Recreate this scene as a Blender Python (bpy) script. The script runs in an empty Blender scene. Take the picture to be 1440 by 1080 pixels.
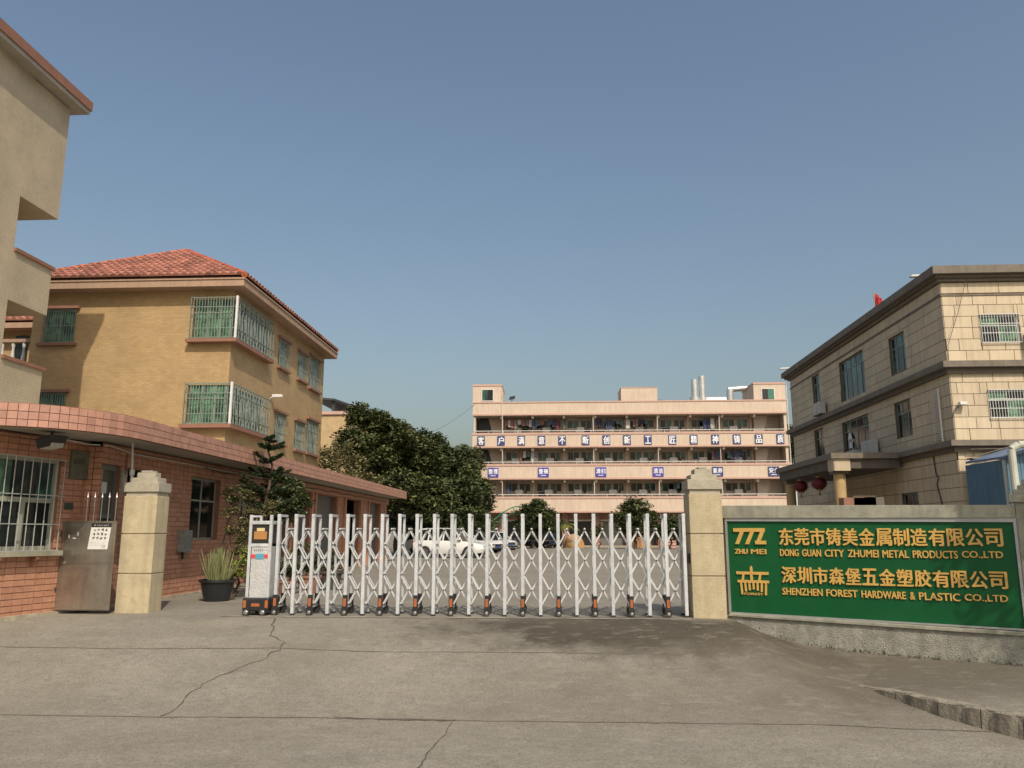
import bpy, math, random
import numpy as np
from mathutils import Vector, Matrix
R = random.Random(7)
SC = bpy.context.scene
COL = SC.collection
RAD = math.radians

# ---------------------------------------------------------------- camera, sky, sun, exposure
CZ, FPX = 1.35, 1120.0
PITCH = math.atan(210.0 / FPX)
YAW = math.atan(65.0 / (FPX / math.cos(PITCH)))
cd = bpy.data.cameras.new('camera'); cam = bpy.data.objects.new('camera', cd); COL.objects.link(cam)
cam.location = (0, 0, CZ); cam.rotation_euler = (math.pi/2 + PITCH, 0, YAW)
cd.sensor_fit = 'HORIZONTAL'; cd.sensor_width = 36.0; cd.lens = FPX/1440.0*36.0
cd.clip_start = 0.1; cd.clip_end = 9000
SC.camera = cam
SUN = Vector((0.40, -1.0, 1.075)).normalized()
world = bpy.data.worlds.new('World'); SC.world = world; world.use_nodes = True
wn = world.node_tree.nodes; wl = world.node_tree.links; wn.clear()
sky = wn.new('ShaderNodeTexSky'); sky.sky_type = 'NISHITA'; sky.sun_disc = False
sky.sun_elevation = math.asin(SUN.z); sky.sun_rotation = math.atan2(SUN.x, SUN.y)
sky.air_density = 1.5; sky.dust_density = 4.6; sky.ozone_density = 1.7; sky.altitude = 0
bg = wn.new('ShaderNodeBackground'); bg.inputs[1].default_value = 0.117
wo = wn.new('ShaderNodeOutputWorld'); wl.new(sky.outputs[0], bg.inputs[0]); wl.new(bg.outputs[0], wo.inputs[0])
sd = bpy.data.lights.new('sun', 'SUN'); sd.energy = 3.15; sd.angle = RAD(0.6); sd.color = (1.0, 0.91, 0.77)
so = bpy.data.objects.new('sun', sd); COL.objects.link(so); so.location = (10, -20, 30)
so.rotation_euler = (-SUN).to_track_quat('-Z', 'Y').to_euler()
SC.view_settings.view_transform = 'Standard'; SC.view_settings.look = 'None'
SC.view_settings.exposure = 0.0; SC.view_settings.gamma = 1.0; SC.view_settings.use_curve_mapping = False
SC.render.engine = 'CYCLES'; SC.cycles.max_bounces = 6; SC.cycles.diffuse_bounces = 3

# pixel of the photograph + a known coordinate -> point in the place (for measuring)
_F = Vector((-math.sin(YAW)*math.cos(PITCH), math.cos(YAW)*math.cos(PITCH), math.sin(PITCH)))
_R = Vector((math.cos(YAW), math.sin(YAW), 0)); _U = _R.cross(_F)
def ray(x, y): return _F*FPX + _R*(x-720) - _U*(y-540)
def at(x, y, Y): d = ray(x, y); return Vector((0,0,CZ)) + d*(Y/d.y)
def atx(x, y, X): d = ray(x, y); return Vector((0,0,CZ)) + d*(X/d.x)

# ---------------------------------------------------------------- materials
_MATS = {}
def mat(name, col, rough=.75, metal=0.0, var=.12, vscale=2.5, bump=0.0, bscale=60., streak=0.0, rnd=0.0, dirt=None, spec=.5, col2=None, island=0.0):
    if name in _MATS: return _MATS[name]
    m = bpy.data.materials.new(name); m.use_nodes = True; _MATS[name] = m
    nt = m.node_tree; N = nt.nodes; L = nt.links; b = N['Principled BSDF']
    b.inputs['Roughness'].default_value = rough; b.inputs['Metallic'].default_value = metal
    b.inputs['Specular IOR Level'].default_value = spec
    geo = N.new('ShaderNodeNewGeometry'); pos = geo.outputs['Position']
    n1 = N.new('ShaderNodeTexNoise'); n1.inputs['Scale'].default_value = vscale; n1.inputs['Detail'].default_value = 6
    n1.inputs['Roughness'].default_value = .65; L.new(pos, n1.inputs['Vector'])
    mr = N.new('ShaderNodeMapRange'); mr.inputs[1].default_value = .3; mr.inputs[2].default_value = .7
    mr.inputs[3].default_value = 1-var; mr.inputs[4].default_value = 1+var; L.new(n1.outputs[0], mr.inputs[0])
    val = mr.outputs[0]
    def mul(a, bb):
        q = N.new('ShaderNodeMath'); q.operation = 'MULTIPLY'; L.new(a, q.inputs[0]); L.new(bb, q.inputs[1]); return q.outputs[0]
    if streak:
        mp = N.new('ShaderNodeMapping'); mp.inputs['Scale'].default_value = (4, 4, .35); L.new(pos, mp.inputs[0])
        n2 = N.new('ShaderNodeTexNoise'); n2.inputs['Scale'].default_value = 1.6; n2.inputs['Detail'].default_value = 5; L.new(mp.outputs[0], n2.inputs['Vector'])
        r2 = N.new('ShaderNodeMapRange'); r2.inputs[1].default_value = .42; r2.inputs[2].default_value = .75; r2.inputs[3].default_value = 1; r2.inputs[4].default_value = 1-streak
        L.new(n2.outputs[0], r2.inputs[0]); val = mul(val, r2.outputs[0])
    if rnd:
        oi = N.new('ShaderNodeObjectInfo'); r3 = N.new('ShaderNodeMapRange'); r3.inputs[3].default_value = 1-rnd; r3.inputs[4].default_value = 1+rnd
        L.new(oi.outputs['Random'], r3.inputs[0]); val = mul(val, r3.outputs[0])
    if island:
        r4 = N.new('ShaderNodeMapRange'); r4.inputs[3].default_value = 1-island; r4.inputs[4].default_value = 1+island
        L.new(geo.outputs['Random Per Island'], r4.inputs[0]); val = mul(val, r4.outputs[0])
    base = None
    if col2 is not None:
        mx = N.new('ShaderNodeMix'); mx.data_type = 'RGBA'; mx.inputs[6].default_value = (*col, 1); mx.inputs[7].default_value = (*col2, 1)
        if island: L.new(geo.outputs['Random Per Island'], mx.inputs[0])
        else:
            n4 = N.new('ShaderNodeTexNoise'); n4.inputs['Scale'].default_value = vscale*.6; n4.inputs['Detail'].default_value = 8; L.new(pos, n4.inputs['Vector'])
            r5 = N.new('ShaderNodeMapRange'); r5.inputs[1].default_value = .42; r5.inputs[2].default_value = .62; L.new(n4.outputs[0], r5.inputs[0]); L.new(r5.outputs[0], mx.inputs[0])
        base = mx.outputs[2]
    hs = N.new('ShaderNodeHueSaturation')
    if base: L.new(base, hs.inputs['Color'])
    else: hs.inputs['Color'].default_value = (*col, 1)
    L.new(val, hs.inputs['Value']); out = hs.outputs[0]
    if dirt:      # (colour, amount, scale): blotches with a shape of their own
        n3 = N.new('ShaderNodeTexNoise'); n3.inputs['Scale'].default_value = dirt[2]; n3.inputs['Detail'].default_value = 9; n3.inputs['Roughness'].default_value = .7
        L.new(pos, n3.inputs['Vector']); r6 = N.new('ShaderNodeMapRange'); r6.inputs[1].default_value = .5; r6.inputs[2].default_value = .72
        r6.inputs[4].default_value = dirt[1]; L.new(n3.outputs[0], r6.inputs[0])
        m2 = N.new('ShaderNodeMix'); m2.data_type = 'RGBA'; L.new(r6.outputs[0], m2.inputs[0]); L.new(out, m2.inputs[6]); m2.inputs[7].default_value = (*dirt[0], 1); out = m2.outputs[2]
    L.new(out, b.inputs['Base Color'])
    if bump:
        nb = N.new('ShaderNodeTexNoise'); nb.inputs['Scale'].default_value = bscale; nb.inputs['Detail'].default_value = 5; L.new(pos, nb.inputs['Vector'])
        bp = N.new('ShaderNodeBump'); bp.inputs['Strength'].default_value = bump; bp.inputs['Distance'].default_value = .02
        L.new(nb.outputs[0], bp.inputs['Height']); L.new(bp.outputs[0], b.inputs['Normal'])
    return m

def brickmat(name, c1, c2, mortar, bw, bh, ms, off=.5, rough=.6, axis='x', bump=.35, var=.15):
    """small wall tiles on far walls: axis tells which horizontal world axis runs along the wall"""
    m = mat(name, c1, rough, var=var, vscale=.9)
    nt = m.node_tree; N = nt.nodes; L = nt.links; b = N['Principled BSDF']
    geo = N.new('ShaderNodeNewGeometry'); sp = N.new('ShaderNodeSeparateXYZ'); L.new(geo.outputs['Position'], sp.inputs[0])
    ab = N.new('ShaderNodeVectorMath'); ab.operation = 'ABSOLUTE'; L.new(geo.outputs['True Normal'], ab.inputs[0])
    sn = N.new('ShaderNodeSeparateXYZ'); L.new(ab.outputs[0], sn.inputs[0])
    gt = N.new('ShaderNodeMath'); gt.operation = 'GREATER_THAN'; L.new(sn.outputs[0], gt.inputs[0]); L.new(sn.outputs[1], gt.inputs[1])
    mxx = N.new('ShaderNodeMix'); mxx.data_type = 'FLOAT'; L.new(gt.outputs[0], mxx.inputs[0]); L.new(sp.outputs[0], mxx.inputs[2]); L.new(sp.outputs[1], mxx.inputs[3])
    cb = N.new('ShaderNodeCombineXYZ'); L.new(mxx.outputs[0], cb.inputs[0]); L.new(sp.outputs[2], cb.inputs[1])
    br = N.new('ShaderNodeTexBrick'); br.offset = off; br.inputs['Scale'].default_value = 1; br.inputs['Brick Width'].default_value = bw
    br.inputs['Row Height'].default_value = bh; br.inputs['Mortar Size'].default_value = ms; br.inputs['Mortar Smooth'].default_value = .1
    br.inputs['Color1'].default_value = (*c1, 1); br.inputs['Color2'].default_value = (*c2, 1); br.inputs['Mortar'].default_value = (*mortar, 1)
    br.inputs['Bias'].default_value = -.1
    L.new(cb.outputs[0], br.inputs['Vector'])
    hs = [n for n in N if n.bl_idname == 'ShaderNodeHueSaturation'][0]; L.new(br.outputs[0], hs.inputs['Color'])
    bp = N.new('ShaderNodeBump'); bp.inputs['Strength'].default_value = bump; bp.inputs['Distance'].default_value = .02; bp.invert = True
    L.new(br.outputs['Fac'], bp.inputs['Height']); L.new(bp.outputs[0], b.inputs['Normal'])
    return m

M_pillar = mat('cream stone paint', (.49,.41,.265), .85, var=.14, vscale=2.2, bump=.5, bscale=70, streak=.2, dirt=((.33,.26,.16),.6,6))
M_cap = mat('grey cast stone', (.40,.36,.28), .85, var=.14, vscale=6, bump=.3, bscale=50, dirt=((.22,.2,.16),.5,9))
M_wallgrey = mat('weathered cement coping', (.33,.32,.25), .9, var=.2, vscale=3, bump=.3, bscale=60, streak=.3, dirt=((.16,.155,.12),.7,5))
M_pebble = mat('rough pebbledash cement', (.33,.32,.27), .95, var=.25, vscale=5, bump=1.0, bscale=55, streak=.25, dirt=((.17,.165,.14),.8,18))
M_greenpanel = mat('green painted board', (.005,.085,.026), .34, var=.10, vscale=1.0, spec=.3, dirt=((.03,.12,.06),.25,3))
M_gold = mat('gold acrylic lettering', (.62,.38,.10), .42, var=.12, vscale=12)
M_golddark = mat('dull gold lettering edge', (.45,.27,.07), .5)
M_alu = mat('brushed aluminium frame', (.42,.42,.42), .45, .5, var=.12, vscale=5)
M_gatewhite = mat('pale aluminium gate section', (.63,.65,.67), .42, .3, var=.12, vscale=5, rnd=.06, dirt=((.30,.29,.27),.5,11), streak=.15)
M_gatebar = mat('satin aluminium lattice', (.66,.67,.67), .42, .3, var=.12, vscale=9)
M_black = mat('black plastic', (.018,.018,.02), .45, var=.2, vscale=10)
M_rubber = mat('dark rubber', (.025,.025,.025), .8)
M_orange = mat('orange reflector', (.36,.11,.04), .35)
M_steel = mat('brownish stainless sheet', (.40,.36,.30), .24, .8, var=.3, vscale=1.6, streak=.25)  # brownish base colour with uneven tone and upright streaks
M_emb = mat('embossed steel sheet', (.68,.68,.67), .35, .5, var=.12, vscale=4, bump=.5, bscale=26)
M_white = mat('white paint', (.68,.67,.63), .5, var=.07)
M_whitepipe = mat('white plastic pipe', (.62,.60,.56), .5, var=.08)
M_tile = mat('pink brown glazed tile', (.47,.235,.15), .5, var=.14, vscale=9, rnd=.07, spec=.35)
M_tilebatch = mat('pink brown glazed tile field', (.47,.235,.15), .5, var=.2, vscale=9, island=.12, spec=.35)
M_mortar = mat('dark tile joint', (.27,.135,.09), .9, var=.2)
M_ftile = mat('pink glazed edge tile', (.44,.235,.17), .45, var=.12, vscale=9, rnd=.12, spec=.4)
M_ftilebatch = mat('pink glazed edge tile field', (.44,.235,.17), .45, var=.14, vscale=9, island=.12, spec=.4)
M_fmortar = mat('red brown tile joint', (.22,.09,.07), .9)
M_soffit = mat('grey painted soffit', (.36,.33,.28), .9, var=.12, vscale=2)
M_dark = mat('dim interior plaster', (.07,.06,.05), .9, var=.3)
M_glass = mat('dark window glass', (.012,.016,.016), .1, var=.5, vscale=1.5, spec=.35)
M_glassg = mat('green tinted glass', (.05,.12,.095), .12, var=.4, vscale=3, col2=(.018,.035,.032), spec=.4)
M_curtain = mat('green curtain glass', (.12,.26,.15), .4, var=.5, vscale=4, col2=(.03,.07,.05), spec=.4)
M_yellow = brickmat('ochre wall tile', (.46,.315,.155), (.395,.265,.125), (.36,.24,.115), .24, .085, .010, bump=.25)
M_brown = mat('brown painted ledge', (.27,.13,.085), .7, var=.15)
M_eave = mat('salmon painted eave', (.40,.265,.18), .75, var=.1, streak=.15)
M_roof = mat('terracotta roof tile', (.37,.16,.11), .5, var=.25, vscale=3, island=.3)
M_paleside = mat('pale curtain and reflection glass', (.34,.39,.37), .3, var=.4, vscale=4, col2=(.05,.075,.07), spec=.5)  # pale reflection on the side glass is mixed into the curtain colour
M_beige = brickmat('beige mosaic wall', (.50,.405,.275), (.455,.375,.26), (.38,.315,.22), .10, .10, .006, off=0, bump=.12)
M_cream = mat('pale peach facade paint', (.62,.495,.385), .8, var=.08, vscale=.5, streak=.16)
M_pinkcap = mat('salmon band paint', (.54,.35,.28), .75, var=.08)
M_corr = mat('corridor wall paint', (.50,.42,.34), .85, var=.12, vscale=.8)
M_pinkcol = brickmat('pink brown ground floor tile', (.37,.22,.17), (.33,.19,.15), (.25,.15,.12), .4, .4, .01, off=0)
M_clad = mat('tan cladding panel', (.575,.47,.325), .7, var=.07, vscale=.8, rnd=.08, streak=.2)
M_cladb = mat('tan cladding batch', (.575,.47,.325), .7, var=.07, vscale=.8, island=.08, streak=.2)
M_cladj = mat('dark cladding joint', (.17,.125,.08), .9)
M_band = mat('grey brown stone band', (.19,.16,.125), .8, var=.15, streak=.25)
M_blue = mat('blue corrugated sheet', (.10,.19,.27), .55, var=.12, vscale=1.5, streak=.15)
M_ac = mat('air conditioner casing', (.52,.51,.47), .55, var=.1, streak=.15)
M_signblue = mat('navy sign plate', (.035,.05,.17), .5)
M_signviolet = mat('violet blue sign plate', (.06,.05,.36), .5)
M_signwhite = mat('white sign lettering', (.80,.80,.80), .6)
M_bark = mat('brown bark', (.09,.065,.045), .95, var=.3, vscale=6, bump=.6, bscale=25)
def leafmat(n, a, b): return mat(n, a, .6, var=.3, vscale=.9, island=.35, col2=b, spec=.3)
M_leaf = leafmat('broadleaf green', (.046,.068,.024), (.115,.125,.045))
M_leafd = leafmat('dark glossy leaf', (.036,.056,.022), (.09,.108,.038))
M_leafy = leafmat('dry yellow green leaf', (.10,.105,.04), (.19,.165,.075))
M_palm = leafmat('yellow palm leaf', (.24,.24,.05), (.16,.20,.04))
M_pine = leafmat('araucaria needle', (.018,.038,.014), (.04,.065,.022))
M_snake = leafmat('variegated snake plant', (.34,.33,.15), (.10,.13,.05))
M_car = mat('white car paint', (.74,.74,.73), .18, var=.02)
M_cardark = mat('dark car paint', (.02,.023,.03), .15, var=.05)
M_carblue = mat('blue car paint', (.02,.05,.14), .15, var=.05)
M_chrome = mat('bright metal trim', (.6,.6,.6), .2, .9)
M_red = mat('red cloth', (.36,.02,.02), .7)
M_redl = mat('red lantern silk', (.13,.010,.012), .6)
M_greenp = mat('green painted tube', (.015,.22,.13), .5)
M_shutter = mat('grey roller shutter', (.17,.165,.155), .55, .3, var=.15, streak=.2)

# ---------------------------------------------------------------- object helpers
def tag(o, label=None, cat=None, group=None, kind=None):
    if label: o['label'] = label
    if cat: o['category'] = cat
    if group: o['group'] = group
    if kind: o['kind'] = kind
    return o
def empty(name, loc, label, cat, group=None, rz=0.0):
    o = bpy.data.objects.new(name, None); COL.objects.link(o); o.location = loc; o.rotation_euler = (0,0,rz)
    o.empty_display_size = .1
    return tag(o, label, cat, group)
def wloc(o):
    v = Vector((0,0,0))
    while o is not None: v = v + Vector(o.location); o = o.parent
    return v
class Fr:
    """a facade frame: a runs along the wall, d sticks out of it, z is up"""
    def __init__(s, o, u, n):
        s.o = Vector((o[0], o[1], 0)); s.u = Vector((u[0], u[1], 0)).normalized(); s.n = Vector((n[0], n[1], 0)).normalized()
    def p(s, a, d, z): v = s.o + s.u*a + s.n*d; return Vector((v.x, v.y, z))
class MB:
    def __init__(s): s.v = []; s.f = []
    def add(s, vs, fs):
        k = len(s.v); s.v += [tuple(q) for q in vs]; s.f += [tuple(i+k for i in f) for f in fs]; return s
    def hexa(s, q):   # 4 bottom, 4 top
        return s.add(q, [(3,2,1,0),(4,5,6,7),(0,1,5,4),(1,2,6,5),(2,3,7,6),(3,0,4,7)])
    def box(s, x0, x1, y0, y1, z0, z1):
        return s.hexa([(x0,y0,z0),(x1,y0,z0),(x1,y1,z0),(x0,y1,z0),(x0,y0,z1),(x1,y0,z1),(x1,y1,z1),(x0,y1,z1)])
    def fbox(s, fr, a0, a1, d0, d1, z0, z1):
        return s.hexa([fr.p(a0,d0,z0),fr.p(a1,d0,z0),fr.p(a1,d1,z0),fr.p(a0,d1,z0),fr.p(a0,d0,z1),fr.p(a1,d0,z1),fr.p(a1,d1,z1),fr.p(a0,d1,z1)])
    def tube(s, p0, p1, r, n=8, r2=None, cap=True):
        p0 = Vector(p0); p1 = Vector(p1); r2 = r if r2 is None else r2
        d = (p1-p0); 
        if d.length < 1e-6: return s
        d.normalize(); a = d.orthogonal().normalized(); b = d.cross(a)
        vs = []
        for p, rr in ((p0, r), (p1, r2)):
            for i in range(n):
                t = 2*math.pi*i/n; vs.append(p + a*(math.cos(t)*rr) + b*(math.sin(t)*rr))
        fs = [(i, (i+1)%n, n+(i+1)%n, n+i) for i in range(n)]
        if cap: fs += [tuple(range(n-1,-1,-1)), tuple(range(n, 2*n))]
        return s.add(vs, fs)
    def path(s, pts, r, n=6):
        for a, b in zip(pts[:-1], pts[1:]): s.tube(a, b, r, n)
        return s
    def bar(s, p0, p1, w, t, up=(0,1,0)):
        p0 = Vector(p0); p1 = Vector(p1); d = (p1-p0).normalized(); u = Vector(up); x = d.cross(u).normalized()*(w/2); y = u.normalized()*(t/2)
        return s.hexa([p0-x-y,p0+x-y,p0+x+y,p0-x+y,p1-x-y,p1+x-y,p1+x+y,p1-x+y])
    def lathe(s, c, prof, n=16, sq=None):
        c = Vector(c); vs = []
        for r, z in prof:
            for i in range(n):
                t = 2*math.pi*(i+.5)/n; vs.append(c + Vector((r*math.cos(t), r*math.sin(t), z)))
        fs = []
        for k in range(len(prof)-1):
            for i in range(n): fs.append((k*n+i, k*n+(i+1)%n, (k+1)*n+(i+1)%n, (k+1)*n+i))
        fs.append(tuple(range(n-1,-1,-1))); k = (len(prof)-1)*n; fs.append(tuple(range(k, k+n)))
        return s.add(vs, fs)
    def ball(s, c, rx, ry, rz, n=12, m=8):
        c = Vector(c); vs = []; fs = []
        for j in range(m+1):
            ph = math.pi*j/m
            for i in range(n):
                t = 2*math.pi*i/n; vs.append(c + Vector((rx*math.sin(ph)*math.cos(t), ry*math.sin(ph)*math.sin(t), rz*math.cos(ph))))
        for j in range(m):
            for i in range(n): fs.append((j*n+i, (j+1)*n+i, (j+1)*n+(i+1)%n, j*n+(i+1)%n))
        return s.add(vs, fs)
    def prism(s, fr, pts, d0, d1):   # polygon of (a, z) extruded along the frame normal
        n = len(pts); vs = [fr.p(a, d1, z) for a, z in pts] + [fr.p(a, d0, z) for a, z in pts]
        return s.add(vs, [tuple(range(n)), tuple(range(2*n-1, n-1, -1))] + [(i, n+i, n+(i+1)%n, (i+1)%n) for i in range(n)])
    def wall(s, fr, a0, a1, z0, z1, holes, d0, d1):
        xs = sorted({a0, a1, *[h[0] for h in holes], *[h[1] for h in holes]}); xs = [x for x in xs if a0 <= x <= a1]
        for x0, x1 in zip(xs[:-1], xs[1:]):
            hs = sorted((h[2], h[3]) for h in holes if h[0] <= x0+1e-6 and h[1] >= x1-1e-6)
            z = z0
            for ha, hb in hs:
                if ha > z+1e-6: s.fbox(fr, x0, x1, d0, d1, z, ha)
                z = max(z, hb)
            if z < z1-1e-6: s.fbox(fr, x0, x1, d0, d1, z, z1)
        return s
    def build(s, name, m, parent=None, smooth=False, bevel=0.0, kind=None, origin=None):
        me = bpy.data.meshes.new(name); L = wloc(parent) if parent else (Vector(origin) if origin is not None else Vector((0,0,0)))
        me.from_pydata([(a-L.x, b-L.y, c-L.z) for a, b, c in s.v], [], s.f); me.materials.append(m)
        me.validate(); me.update()
        if smooth:
            me.polygons.foreach_set('use_smooth', [True]*len(me.polygons))
            try: me.set_sharp_from_angle(angle=RAD(38))
            except Exception: pass
        o = bpy.data.objects.new(name, me); COL.objects.link(o)
        if parent: o.parent = parent
        elif origin is not None: o.location = L
        if bevel:
            bv = o.modifiers.new('bevel', 'BEVEL'); bv.width = bevel; bv.segments = 2; bv.limit_method = 'ANGLE'
        if kind: o['kind'] = kind
        return o
def piece(name, me, parent, loc, scale=None, rot=None):
    o = bpy.data.objects.new(name, me); COL.objects.link(o); o.parent = parent; o.location = Vector(loc) - wloc(parent)
    if scale: o.scale = scale
    if rot: o.rotation_euler = rot
    return o
def copy_tree(o, parent=None):
    c = o.copy(); COL.objects.link(c); c.parent = parent
    for ch in list(o.children): copy_tree(ch, c)
    return c
def unitmesh(name, m, bev=.0):
    b = MB().box(-.5,.5,-.5,.5,-.5,.5); me = bpy.data.meshes.new(name); me.from_pydata(b.v, [], b.f); me.materials.append(m); return me

def textmesh(body, size, m, ext=.004, offset=0.0, name='lettering'):
    cu = bpy.data.curves.new('t', 'FONT'); cu.body = body; cu.size = size; cu.extrude = ext; cu.offset = offset; cu.resolution_u = 3
    ob = bpy.data.objects.new('t', cu); COL.objects.link(ob)
    bpy.context.view_layer.update()
    dg = bpy.context.evaluated_depsgraph_get(); me = bpy.data.meshes.new_from_object(ob.evaluated_get(dg))
    bpy.data.objects.remove(ob); bpy.data.curves.remove(cu)
    me.name = name; me.materials.clear(); me.materials.append(m); return me
def bounds(me):
    co = np.empty(len(me.vertices)*3); me.vertices.foreach_get('co', co); co = co.reshape(-1,3)
    return co.min(0), co.max(0)
def puttext(body, fr, a0, a1, z0, z1, d, m, parent, name='lettering', ext=.004, bold=0.0, slant=0.0):
    """letters fitted into a rectangle of the facade frame"""
    me = textmesh(body, 1.0, m, 1.0, 0.0, name)
    lo, hi = bounds(me); sx = (a1-a0)/max(1e-6, hi[0]-lo[0]); sz = (z1-z0)/max(1e-6, hi[1]-lo[1])
    L = wloc(parent)
    co = np.empty(len(me.vertices)*3); me.vertices.foreach_get('co', co); co = co.reshape(-1,3)
    a = a0 + (co[:,0]-lo[0])*sx; z = z0 + (co[:,1]-lo[1])*sz + (a-a0)*slant; dd = d + (co[:,2]+1)*.5*ext
    P = np.stack([fr.o.x + fr.u.x*a + fr.n.x*dd - L.x, fr.o.y + fr.u.y*a + fr.n.y*dd - L.y, z - L.z], 1)
    if bold:      # heavier strokes: shifted copies of the glyph, each a hair proud of the last
        F = [tuple(p.vertices) for p in me.polygons]; V = []; FF = []
        for k, (bx, bz) in enumerate(((-1,0),(1,0),(0,1),(0,-1),(.7,.7),(-.7,-.7))):
            q = P + np.array([fr.u.x*bx*bold, fr.u.y*bx*bold, bz*bold*.55]) + np.array([fr.n.x, fr.n.y, 0])*(.0006*k)
            V.append(q); FF += [tuple(i+k*len(P) for i in f) for f in F]
        me2 = bpy.data.meshes.new(name); me2.from_pydata(np.concatenate(V).tolist(), [], FF); me2.materials.append(m); me = me2
    else:
        me.vertices.foreach_set('co', P.ravel())
    me.update()
    o = bpy.data.objects.new(name, me); COL.objects.link(o); o.parent = parent; return o

def window(fr, parent, a0, a1, z0, z1, cols=2, transom=None, mframe=None, mpane=None, recess=.1, fw=.05, split=False, grille=None, mgr=None, sill=None, gd=.12):
    """frame as part, panes as its sub-parts; optional projecting security grille and sill"""
    mframe = mframe or M_alu; mpane = mpane or M_glass
    b = MB(); d0, d1 = -recess-.04, -recess
    b.fbox(fr, a0, a1, d0, d1, z0, z0+fw); b.fbox(fr, a0, a1, d0, d1, z1-fw, z1)
    b.fbox(fr, a0, a0+fw, d0, d1, z0+fw, z1-fw); b.fbox(fr, a1-fw, a1, d0, d1, z0+fw, z1-fw)
    xs = [a0 + (a1-a0)*i/cols for i in range(cols+1)]
    for x in xs[1:-1]: b.fbox(fr, x-fw*.4, x+fw*.4, d0, d1, z0+fw, z1-fw)
    zs = [z0, z1]
    if transom: b.fbox(fr, a0+fw, a1-fw, d0-.002, d1+.003, transom-fw*.4, transom+fw*.4); zs = [z0, transom, z1]
    w = b.build('window', mframe, parent)
    if split:
        for i in range(cols):
            for k in range(len(zs)-1):
                MB().fbox(fr, xs[i]+fw*.3, xs[i+1]-fw*.3, d0+.012+.004*(i%2), d0+.018+.004*(i%2), zs[k]+fw*.3, zs[k+1]-fw*.3).build('pane', mpane[(i+k) % len(mpane)] if isinstance(mpane, (list, tuple)) else mpane, w)
    else:
        MB().fbox(fr, a0+.01, a1-.01, d0+.012, d0+.018, z0+.01, z1-.01).build('pane', mpane[0] if isinstance(mpane,(list,tuple)) else mpane, w)
    if grille:
        nv, nh = grille; g = MB(); r = .012
        for i in range(nv+1):
            x = a0 + (a1-a0)*i/nv; g.fbox(fr, x-r*.6, x+r*.6, gd-r, gd+r, z0-.02, z1+.02)
        for k in range(nh+1):
            z = z0 + (z1-z0)*k/nh; g.fbox(fr, a0-.02, a1+.02, gd-r*.6, gd+r*1.3, z-r, z+r)
        for x in (a0, a1):
            for z in (z0, z1): g.fbox(fr, x-r, x+r, -.02, gd-r, z-r*.9, z+r*.9)
        g.build('grille', mgr or M_gatebar, w)
    if sill:
        s_ = MB(); s_.fbox(fr, a0-.15, a1+.15, .002, sill, z0-.14, z0-.03); s_.build('sill', M_brown, w)
    return w

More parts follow.
